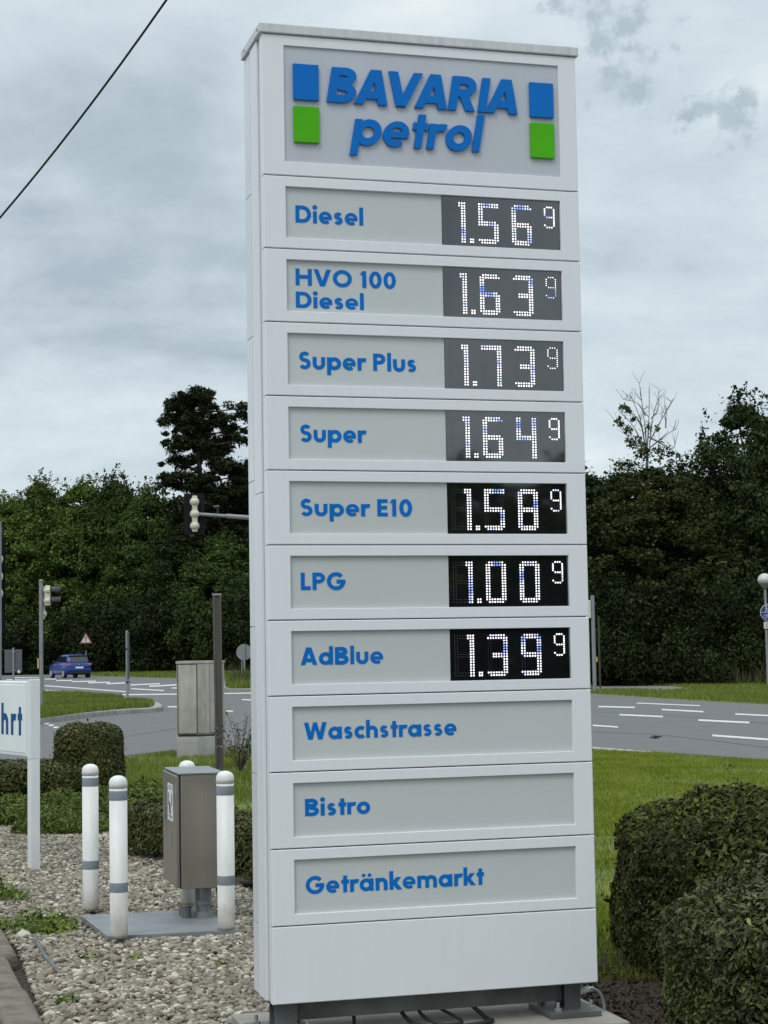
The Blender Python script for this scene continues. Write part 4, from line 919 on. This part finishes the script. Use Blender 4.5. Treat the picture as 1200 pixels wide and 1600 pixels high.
MB().box(.03, .058, -.3, .02, .75, zt - .05, .005).build('sign_plate', MT['sign_back'], es)
MB().box(-.075, .06, -.06, .06, zt - .62, zt - .58).box(-.075, .06, -.06, .06, .62, .66).build('bracket', MT['black'], es)
p = at(382, 1064); rd = root('round_sign', 'round road sign seen from its grey back beside the pylon', 'road sign', p)
zc_ = atY(382, 1019, p.y).z; s_ = p.y / F
vs = MB().tube([(0, .05, zc_), (0, .075, zc_)], 12.5 * s_, 28, smooth=False).build('sign_plate', MT['pole_grey'], rd)
MB().tube([(.01, 0, 0), (.01, 0, zc_ + .42)], .05, 10).build('post', MT['galv'], rd)
p2 = at(378, 1064); o = MB().tube([(0, .3, 0), (0, .3, 1.9)], .05, 10).build('thin_post', MT['galv']); o.location = p2; tag(o, 'short grey post behind the round sign by the pylon', 'post')
# lamp and shared-path sign at the right edge
p = atY(1200, 1060, 66); p.z = 0
lp = root('street_lamp', 'grey lamp post with a white globe at the right picture edge', 'street lamp', p)
zg = atY(1200, 907, 66).z
MB().tube([(0, 0, 0), (0, 0, zg - .2)], .05, 12).build('pole', MT['pole_grey'], lp)
MB().lathe([(.08, -.22), (.22, -.07), (.27, .0), (.262, .08), (.21, .19), (.12, .26), (.01, .285)], n=24).build('globe', MT['globe'], lp).location.z = zg - .02
MB().lathe([(.06, -.30), (.09, -.22), (.215, -.08), (.235, -.06)], n=20).build('lamp_collar', MT['pole_grey'], lp).location.z = zg - .03
ss = root('path_sign', 'round blue sign with white walking and cycling figures on the lamp post', 'road sign', (p.x + .08, p.y - .09, 0))
zs = atY(1200, 957, 66).z
MB().tube([(0, 0, zs), (0, .02, zs)], .305, 28, smooth=False).build('sign_plate', MT['sign_white'], ss)
MB().tube([(0, -.004, zs), (0, 0, zs)], .285, 28, smooth=False).build('sign_face', MT['sign_blue'], ss)
q = MB(); yb_ = -.010
ln = lambda pts, r_: q.tube([(x, yb_, zs + z) for x, z in pts], r_, 6)
ln([(-.30, 0), (.30, 0)], .010)
for dx_, k in ((-.08, 1.0), (.09, .75)):
    q.tube([(dx_, yb_, zs + .215 * k + .015), (dx_, yb_ - .002, zs + .215 * k + .015)], .032 * k, 10); ln([(dx_, .17 * k + .01), (dx_, .09 * k)], .026 * k)
    ln([(dx_, .10 * k), (dx_ - .035, .02)], .015); ln([(dx_, .10 * k), (dx_ + .035, .02)], .015); ln([(dx_, .16 * k), (dx_ + .055 * (1 if dx_ < 0 else -1), .10 * k)], .012)
for cx__ in (-.11, .11):
    ln([(cx__ + .065 * math.cos(a * PI / 8), -.15 + .065 * math.sin(a * PI / 8)) for a in range(17)], .010)
ln([(-.11, -.15), (-.04, -.07), (.08, -.07), (.11, -.15)], .010); ln([(-.04, -.07), (.0, -.15), (.08, -.07)], .010); ln([(.08, -.07), (.07, -.04), (.11, -.04)], .010)
q.build('symbol', MT['sign_white'], ss)
spn = root('supplementary_plate', 'small white plate below the blue path sign on the lamp post', 'road sign', (p.x + .10, p.y - .09, 0))
z_ = atY(1200, 977, 66).z
MB().box(-.21, .21, 0, .015, z_ - .12, z_ + .12, .004).build('sign_plate', MT['sign_white'], spn)
q = MB()
for a, b2 in ((-.06, -.04), (.035, .055)): q.box(-.15, .15, -.004, 0, z_ + a, z_ + b2)
q.build('print', MT['ink'], spn)
# overhead wire
w0, w1 = atY(0, 340, 17), atY(260, 0, 14.5); wd_ = (w1 - w0)
pts = [w0 + wd_ * t_ + Vector((0, 0, -.05 * 4 * (t_ - 0) * (1 - t_))) for t_ in np.linspace(0, 1, 9)]
wr = MB().tube([w0 - wd_ * 1.5] + pts + [w1 + wd_ * 2], .0105, 8)
tag(wr.build('overhead_wire', MT['black']), 'black overhead wire crossing the upper left sky', 'wire')

# ------------------------------------------------------------------ blue hatchback driving away
cp_ = at(124, 1059.6); sight = math.atan2(-cp_.x, cp_.y); car = root('hatchback_car', 'blue hatchback driving away on the far road past the warning sign', 'car', cp_, sight + R(19))
def loft(b_, secs, smooth=True, cap=True):
    n = len(secs[0][1]); vs = []
    for y, ring in secs: vs += [(x, y, z) for x, z in ring]
    fs = [(k * n + i, k * n + (i + 1) % n, (k + 1) * n + (i + 1) % n, (k + 1) * n + i) for k in range(len(secs) - 1) for i in range(n)]
    if cap: fs += [tuple(range(n))[::-1], tuple(range((len(secs) - 1) * n, len(secs) * n))]
    b_.add(vs, fs, smooth)
def ringc(hw, zb, zw, zt, tw): 
    h = [(hw * .90, zb), (hw * .985, zb + .10), (hw, zw), (hw * .985, zw + (zt - zw) * .55), (tw, zt - .03), (tw * .8, zt)]
    return h + [(-x, z) for x, z in reversed(h)]
b_ = MB(); loft(b_, [(0.0, ringc(.70, .42, .62, .86, .60)), (.05, ringc(.80, .30, .62, .93, .68)), (.25, ringc(.865, .24, .62, .98, .74)), (.9, ringc(.87, .22, .62, 1.0, .77)), (2.4, ringc(.865, .22, .62, .98, .77)), (2.9, ringc(.86, .22, .62, .95, .74)), (3.5, ringc(.83, .24, .60, .84, .66)), (3.76, ringc(.72, .30, .55, .72, .55)), (3.85, ringc(.60, .36, .52, .64, .48))])
body_ = b_.build('body', MT['car_blue'], car)
def ringg(w0, w1, z0, z1): h = [(w0, z0), (w0 * .6 + w1 * .4, z0 + (z1 - z0) * .5), (w1, z1 - .04), (w1 * .86, z1)]; return h + [(-x, z) for x, z in reversed(h)]
b_ = MB(); loft(b_, [(.10, ringg(.70, .60, .93, .99)), (.30, ringg(.745, .60, .96, 1.40)), (.55, ringg(.755, .62, .96, 1.475)), (1.4, ringg(.76, .63, .96, 1.50)), (2.0, ringg(.755, .61, .95, 1.45)), (2.75, ringg(.74, .66, .93, .985))])
b_.build('greenhouse', MT['car_blue'], car)
b_ = MB(); b_.add([(-.62, .095, 1.03), (.62, .095, 1.03), (.55, .245, 1.37), (-.55, .245, 1.37)], [(0, 1, 2, 3)])
b_.build('rear_window', MT['car_glass'], car)
for s_ in (-1, 1):
    for ya, yb in ((.45, 1.05), (1.12, 2.0)):
        ta = 1.40; b_ = MB(); b_.add([(s_ * .768, ya, 1.02), (s_ * .768, yb + .28, 1.02), (s_ * .668, yb - .02, ta), (s_ * .668, ya + .08, ta)], [(0, 1, 2, 3)]); b_.build('side_window', MT['car_glass'], car)
    b_ = MB().box(s_ * .70 - .13, s_ * .70 + .13, -.012, .14, .80, .93, .03); b_.build('tail_light', MT['tail'], car)
    MB().box(s_ * .92 - .09, s_ * .92 + .09, 2.15, 2.27, .98, 1.10, .03).build('wing_mirror', MT['car_dark'], car)
    for yw in (.62, 3.05):
        wl = MB().tube([(s_ * .68, yw, .30), (s_ * .865, yw, .30)], .305, 22).build('wheel', MT['car_dark'], car)
        MB().tube([(s_ * .866, yw, .30), (s_ * .880, yw, .30)], .20, 18, smooth=False).build('rim', MT['chrome'], wl)
MB().box(-.60, .60, .17, .40, 1.415, 1.465, .015).build('roof_spoiler', MT['car_blue'], car)
MB().box(-.78, .78, -.04, .06, .44, .60, .04).build('rear_bumper', MT['car_blue'], car)
MB().box(-.60, .60, -.03, .06, .30, .42, .03).build('bumper_insert', MT['car_dark'], car)
MB().box(-.26, .26, -.046, -.022, .615, .725, .004).build('number_plate', MT['sticker'], car)
MB().box(-.16, .16, -.02, .03, .905, .925).box(-.05, .05, -.02, .03, .84, .90, .01).build('badge', MT['chrome'], car)

# ------------------------------------------------------------------ trees
def tree(name, label, H, Rm, nb, nl, leaf, m, group, low=.10, shape=1.0, seed=1, limbs=9, trunk_r=.2, blob=.11, sprays=150, spl=.075):
    rng = np.random.default_rng(seed); rt = root(name, label, 'tree', (0, 0, 0), 0, group)
    tb = MB(); tb.tube([(0, 0, -.1), (.05, .03, H * .3), (-.05, .05, H * .62), (0, 0, H * .88)], [trunk_r, trunk_r * .78, trunk_r * .45, trunk_r * .1], 9)
    zs_ = low + (1 - low) * rng.random(nb) ** .9; cen = []
    for z in zs_:
        u = (z - low) / (1 - low); prof = math.sin(PI * min(1, (u * .88 + .12)) ** shape) ** .7
        a = rng.uniform(0, 2 * PI); r = Rm * prof * math.sqrt(rng.uniform(.25, 1.0)); cen.append((r * math.cos(a), r * math.sin(a), z * H))
    cen = np.array(cen); br = H * blob * rng.uniform(.55, 1.15, nb) * np.where(cen[:, 2] > .85 * H, .7, 1)
    for k in rng.choice(nb, min(limbs * 3, nb), replace=False):
        c = Vector(cen[k]); s0 = Vector((0, 0, max(.12 * H, c.z - .55 * math.hypot(c.x, c.y) - .08 * H)))
        tb.tube([s0, s0.lerp(c, .5) + Vector((0, 0, -.02 * H)), c], [trunk_r * .34, trunk_r * .2, trunk_r * .06], 5)
    tb.build('trunk', MT['bark'], rt)
    n = nb * nl; idx = np.repeat(np.arange(nb), nl); d = unit(rng.normal(0, 1, (n, 3))); d[:, 2] = d[:, 2] * .75 + .12
    P = cen[idx] + d * (br[idx] * rng.random(n) ** .42)[:, None] * np.array([1.15, 1.15, .75]); P[:, 2] = np.maximum(P[:, 2], .15)
    SP, SN = [], []
    for _ in range(sprays):
        k = rng.integers(nb); c = cen[k]
        if c[2] < .45 * H and rng.random() < .75: continue
        dv = np.array([c[0] / Rm * .7, c[1] / Rm * .7, .55 + .8 * rng.random()]) + rng.normal(0, .25, 3); dv /= np.linalg.norm(dv)
        L3 = H * spl * rng.uniform(.5, 1.5); q = np.linspace(0, 1, 34)[:, None]
        SP.append(c + dv * (br[k] * .75 + L3 * q) + rng.normal(0, 1, (34, 3)) * (.030 * H * (1.05 - q))); SN.append(np.tile(dv * .4, (34, 1)) + rng.normal(0, .6, (34, 3)))
    P = np.concatenate([P] + SP); d = np.concatenate([d] + SN)
    link('crown', leaf_mesh('crown', P, d + np.array([0, 0, .35]), leaf, .62, .65, rng), m, rt); return rt
def place(proto, used, loc, sx, sz, label, rz):
    o = proto if proto.name not in used else copy_tree(proto); used.add(proto.name)
    o.location = (loc[0], loc[1], 0); o.scale = (sx, sx, sz); o.rotation_euler.z = rz; o['label'] = label; return o
used = set()
LG = 'broadleaf trees beyond the left road'
pl_ = tree('broadleaf_tree', 'x', 15, 4.2, 210, 215, .195, MT['leaf_light'], LG, .06, .9, 3, blob=.082)
pm = tree('broadleaf_tree', 'x', 15, 4.4, 210, 215, .195, MT['leaf_mid'], LG, .05, 1.0, 4, blob=.082)
pd = tree('broadleaf_tree', 'x', 15, 4.2, 210, 215, .195, MT['leaf_dark'], LG, .05, 1.0, 5, blob=.082)
left = [(-75, 770, 9.5, 147, pm, 'broadleaf tree cut by the left picture edge'), (20, 762, 8, 146, pl_, 'fresh green tree at far left above the dark sign back'), (62, 733, 8.5, 148, pl_, 'tall fresh green tree above the slim signal pole'),
        (128, 735, 8.5, 147, pl_, 'green tree with even crown directly above the warning sign'), (182, 733, 7.5, 146, pm, 'mid green tree above the grass island post'), (232, 752, 7.5, 144, pm, 'mid green tree left of the tall pine'),
        (292, 800, 8, 141, pd, 'dark tree behind the mast arm signal'), (352, 830, 8, 138, pm, 'pale-tipped tree low beside the pylon, under the mast arm'), (392, 715, 8, 147, pd, 'dark tall tree half hidden by the pylon edge'), (345, 745, 8, 150, pd, 'dark tree behind the pine, right of its trunk')]
for i, (x, y, wd, Y, pr, lb_) in enumerate(left):
    p = atY(x, 1000, Y); Ht = atY(x, y, Y).z; place(pr, used, p, wd / 8.6, Ht / 16.4, lb_, i * 1.9)
# pine with flat, gappy foliage pads
def pine(label, Y):
    rt = root('pine_tree', label, 'tree', (*atY(318, 1000, Y).xy, 0)); rng = np.random.default_rng(9); tb = MB(); k0 = Y / F
    o0 = Vector((*atY(318, 1000, Y).xy, 0)); top = atY(300, 612, Y).z
    tb.tube([(0, 0, 0), (.1, 0, top * .5), (-.3, 0, top * .8), (-.8, 0, top * .97)], [.34, .27, .17, .05], 9)
    P, Nn = [], []
    pads = [(285, 628, 34, 22), (312, 622, 26, 16), (275, 655, 26, 22), (305, 660, 34, 26), (335, 655, 28, 14), (352, 672, 24, 12), (300, 690, 34, 20), (280, 690, 26, 18), (345, 690, 34, 15), (318, 715, 40, 22), (275, 722, 22, 14), (365, 655, 14, 8), (384, 652, 12, 7), (378, 690, 16, 9), (290, 640, 30, 24), (320, 640, 24, 18),
            (355, 735, 30, 18), (385, 742, 22, 22), (270, 750, 26, 20), (310, 760, 44, 30), (350, 775, 36, 28), (300, 800, 40, 30), (340, 820, 40, 30), (310, 860, 44, 34), (350, 880, 36, 34), (386, 780, 20, 26), (382, 640, 7, 16), (379, 672, 9, 9), (300, 612, 15, 9)]
    for x, y, rw, rh in pads:
        c = atY(x, y, Y) - o0; c.y += rng.uniform(-1, 1) * 1.3; tb.tube([Vector((c.x * .15 - .3, 0, c.z - rw * k0 * .5)), c], [.08, .03], 5)
        for _ in range(max(2, int(rw * rh / 25))):
            c2 = np.array(c) + rng.normal(0, .45, 3) * np.array([rw * k0, rw * k0 * .8, rh * k0 * .9]); rp_ = rng.uniform(5, 12) * k0; n = 105
            d = unit(rng.normal(0, 1, (n, 3))); rr = rng.random((n, 1)) ** .5; P.append(c2 + d * rr * np.array([rp_ * 1.25, rp_, rp_ * .72])); Nn.append(d * .5 + np.array([0, 0, .7]))
    tb.build('trunk', MT['bark'], rt)
    link('crown', leaf_mesh('crown', np.concatenate(P), np.concatenate(Nn), .28, .34, .7, rng), MT['needle'], rt); return rt
pine('tall dark pine with a lopsided gappy top rising over the broadleaf trees', 142)
RG = 'dark trees beyond the right road'
pr1 = tree('dark_tree', 'x', 11, 3.6, 220, 190, .135, MT['leaf_dark'], RG, .04, 1.0, 21, trunk_r=.17, blob=.075)
pr2 = tree('dark_tree', 'x', 11, 3.6, 220, 190, .135, MT['leaf_rust'], RG, .04, 1.0, 22, trunk_r=.17, blob=.075)
pr3 = tree('dark_tree', 'x', 11, 3.4, 190, 190, .14, MT['leaf_dark'], RG, .06, .9, 23, trunk_r=.17, blob=.07)
right = [(925, 716, 6.6, 74, pr1, 'dark tree tight against the right edge of the pylon'), (975, 712, 6.2, 76, pr1, 'dark tree under the bare dead branches'), (1022, 702, 7, 73, pr2, 'rusty tinged dark tree in the middle right of the pylon'), (1078, 712, 6.0, 75, pr1, 'dark tree in the dip left of the tallest right-hand tree'),
         (1172, 594, 7.0, 75, pr3, 'tallest dark tree beyond the right road, crown open to the sky'), (1250, 620, 8, 77, pr1, 'dark tree cut by the right picture edge'), (1130, 715, 6, 78, pr1, 'lower dark tree just left of the tallest one'), (880, 725, 7, 80, pr1, 'dark tree mostly hidden behind the pylon, right side')]
for i, (x, y, wd, Y, pr, lb_) in enumerate(right):
    p = atY(x, 1000, Y); Ht = atY(x, y, Y).z; place(pr, used, p, wd / 7.0, Ht / 12.2, lb_, i * 2.3 + .4)
# bare branches with a few leaf tufts
p = atY(1006, 1000, 76.5); rt = root('half_dead_tree', 'bare dead branches with few leaf tufts sticking out above the dark trees', 'tree', (p.x, p.y, 0)); q = MB(); rng = random.Random(5); lv = []
dn = lambda x, y: Vector((atY(x, y, 76.5).x - p.x, rng.uniform(-.4, .4), atY(x, y, 76.5).z))
q.tube([(0, 0, 0), dn(1010, 760), dn(1013, 700)], [.12, .08, .05], 7)
for pts in [[(1013, 720), (1009, 660), (1000, 598)], [(1012, 700), (1016, 650), (1016, 600)], [(1010, 700), (1000, 655), (985, 617)], [(1013, 700), (1022, 650), (1030, 620)], [(1015, 690), (1034, 655), (1048, 630)], [(1015, 700), (1040, 680), (1060, 668)], [(1010, 710), (990, 668), (966, 640)],
            [(1010, 715), (985, 690), (962, 658)], [(1008, 650), (996, 630), (976, 622)], [(1016, 655), (1027, 640), (1031, 606)], [(1014, 680), (1050, 700), (1055, 690)], [(1004, 670), (990, 650), (972, 645)], [(1041, 668), (1042, 650), (1041, 640)]]:
    bp2 = spline([dn(*a) for a in pts], 4); q.tube(bp2, [.030] * 4 + [.016] * 4 + [.008], 5)
    for _ in range(7):
        a = bp2[rng.randint(2, 8)]; b2 = a + Vector((rng.uniform(-.45, .45), rng.uniform(-.2, .2), rng.uniform(.15, .6))); q.tube([a, a.lerp(b2, .5) + Vector((rng.uniform(-.05, .05), 0, 0)), b2], [.011, .008, .005], 4)
q.build('branch', MT['dead'], rt)
for x, y, n, r_ in [(972, 637, 60, 7), (980, 642, 40, 5), (968, 662, 60, 8), (980, 672, 70, 9), (990, 655, 40, 6), (966, 655, 30, 4), (995, 690, 90, 13), (1012, 668, 40, 7), (1030, 668, 30, 6), (985, 690, 60, 9), (1005, 705, 120, 16), (1030, 705, 120, 16), (1050, 706, 60, 10)]:
    c = dn(x, y); lv.append(np.array(c) + RNG.normal(0, r_ * .45 * 72.5 / F, (n, 3)))
lv = np.concatenate(lv); link('crown', leaf_mesh('crown', lv, RNG.normal(0, 1, lv.shape), .125, .6, .6), MT['leaf_mid'], rt)
# understorey bushes in front of the trunks
def bushproto(m, seed, leaf, name='undergrowth_bush'):
    rng = np.random.default_rng(seed); rt = root(name, 'x', 'bush', (0, 0, 0), 0, 'bushes along the wood edge'); nb, nl = 60, 330
    a = rng.uniform(0, 2 * PI, nb); r = 2.2 * np.sqrt(rng.random(nb)); z = 3.4 * rng.random(nb) * np.sqrt(np.maximum(.1, 1 - (r / 2.6) ** 2)); cen = np.stack([r * np.cos(a), r * np.sin(a), z + .2], 1)
    idx = np.repeat(np.arange(nb), nl); d = unit(rng.normal(0, 1, (nb * nl, 3))); P = cen[idx] + d * (.58 * rng.random(nb * nl) ** .45)[:, None]; P[:, 2] = np.abs(P[:, 2])
    link('foliage', leaf_mesh('foliage', P, d + np.array([0, 0, .3]), leaf, .6, .6, rng), m, rt); return rt
bL = bushproto(MT['leaf_dark'], 31, .13); bR = bushproto(MT['leaf_dark'], 32, .10); bM = bushproto(MT['leaf_mid'], 33, .13)
for i, (x, top, Y, s_, pr) in enumerate([(-25, 960, 141, 1.5, bL), (25, 950, 141, 1.6, bL), (80, 955, 140, 1.6, bL), (120, 925, 141, 1.5, bM), (165, 930, 139, 1.6, bL), (210, 930, 138, 1.6, bL), (255, 920, 137, 1.7, bL), (300, 925, 136, 1.6, bL), (345, 900, 134, 1.6, bM), (390, 905, 132, 1.6, bL)]):
    p = atY(x, 1000, Y); place(pr, used, p, s_, (atY(x, top, Y).z) / 3.9, 'dark leafy bush at the foot of the trees along the far left road', i * 1.7)['group'] = 'bushes along the left wood edge'
for i, (x, top, Y, s_) in enumerate([(915, 890, 72, 1.0), (950, 880, 71, 1.05), (990, 900, 71, 1.0), (1030, 870, 71, 1.1), (1075, 890, 71, 1.0), (1115, 880, 70, 1.05), (1155, 880, 71, 1.1), (1195, 870, 71, 1.1), (1240, 880, 70, 1.1)]):
    p = atY(x, 1000, Y); place(bR, used, p, s_, (atY(x, top, Y).z) / 3.9, 'dark leafy bush at the foot of the trees beyond the right road', i * 1.3)['group'] = 'bushes along the right wood edge'
# the rest of the wood behind, one mass
ed = [(-70, 158), (-40, 156), (-14, 150), (5, 132), (13, 94), (20, 86), (34, 80), (60, 66)]
P = []
for (x0, y0), (x1, y1) in zip(ed, ed[1:]):
    L2 = math.hypot(x1 - x0, y1 - y0); n = int(L2 * 1500); t_ = RNG.random(n); hmax = np.interp(y0 + (y1 - y0) * t_, [66, 90, 120, 140, 155], [7.0, 7.5, 10.5, 11.5, 12])
    xx = x0 + (x1 - x0) * t_; cl = 1 + .16 * np.sin(xx * .9) + .12 * np.sin(xx * 2.3 + 1)
    P.append(np.stack([xx + RNG.normal(0, 1.6, n), y0 + (y1 - y0) * t_ + RNG.normal(0, 1.6, n) + 3, hmax * cl * RNG.random(n) ** .8], 1))
P = np.concatenate(P); tag(link('woodland', leaf_mesh('woodland', P, RNG.normal(0, 1, P.shape) + np.array([0, -.6, .4]), .42, .7, .5), MT['leaf_dark']), kind='stuff')
# tall roadside weeds at the wood edge and on the far island
def tallgrass(x0, x1, ya, yb, n, h, name='tall_grass'):
    pts = []
    for _ in range(n):
        x = random.uniform(x0, x1); q = at(x, random.uniform(ya, yb)); pts.append((q.x, q.y, 0))
    return tag(link(name, blade_mesh(name, np.array(pts), h * RNG.uniform(.3, 1.1, len(pts)), .035, .9), MT['tallgrass']), kind='stuff')
tallgrass(915, 1260, 1064, 1071, 5000, .7); tallgrass(1090, 1260, 1062, 1070, 5000, 1.2); tallgrass(362, 470, 1066, 1078, 2600, .9); tallgrass(-30, 420, 1050, 1051.5, 2500, .9)
# trees across the road behind the photographer, mirrored in the displays
for i, (x, y, h_, w_) in enumerate([(14, -44, 7.0, 9), (22, -46, 8.2, 8), (30, -44, 7.4, 9), (38, -40, 8.4, 9), (47, -40, 7.2, 9), (6, -48, 8, 9), (34, -42.5, 8.4, 8), (42, -42, 8.2, 8)]):
    o = copy_tree(pl_); o.location = (x, y, 0); o.scale = (w_ / 8.6, w_ / 8.6, h_ / 15.3); o.rotation_euler.z = i; o['label'] = 'tree across the way, seen only as a reflection in the dark displays'; o['group'] = 'trees mirrored in the displays'

for i in range(9):  # bushes added behind the camera so the lower displays mirror something dark
    o = copy_tree(bL); o.location = (8 + 5.2 * i, -40 + (i % 3) * .8 + .1 * i * i * .3, 0); o.scale = (1.7, 1.5, 1.15); o.rotation_euler.z = i * 2.1
    o['label'] = 'bush added out of view to darken the reflection in the displays'; o['group'] = 'bushes added to darken the displays'
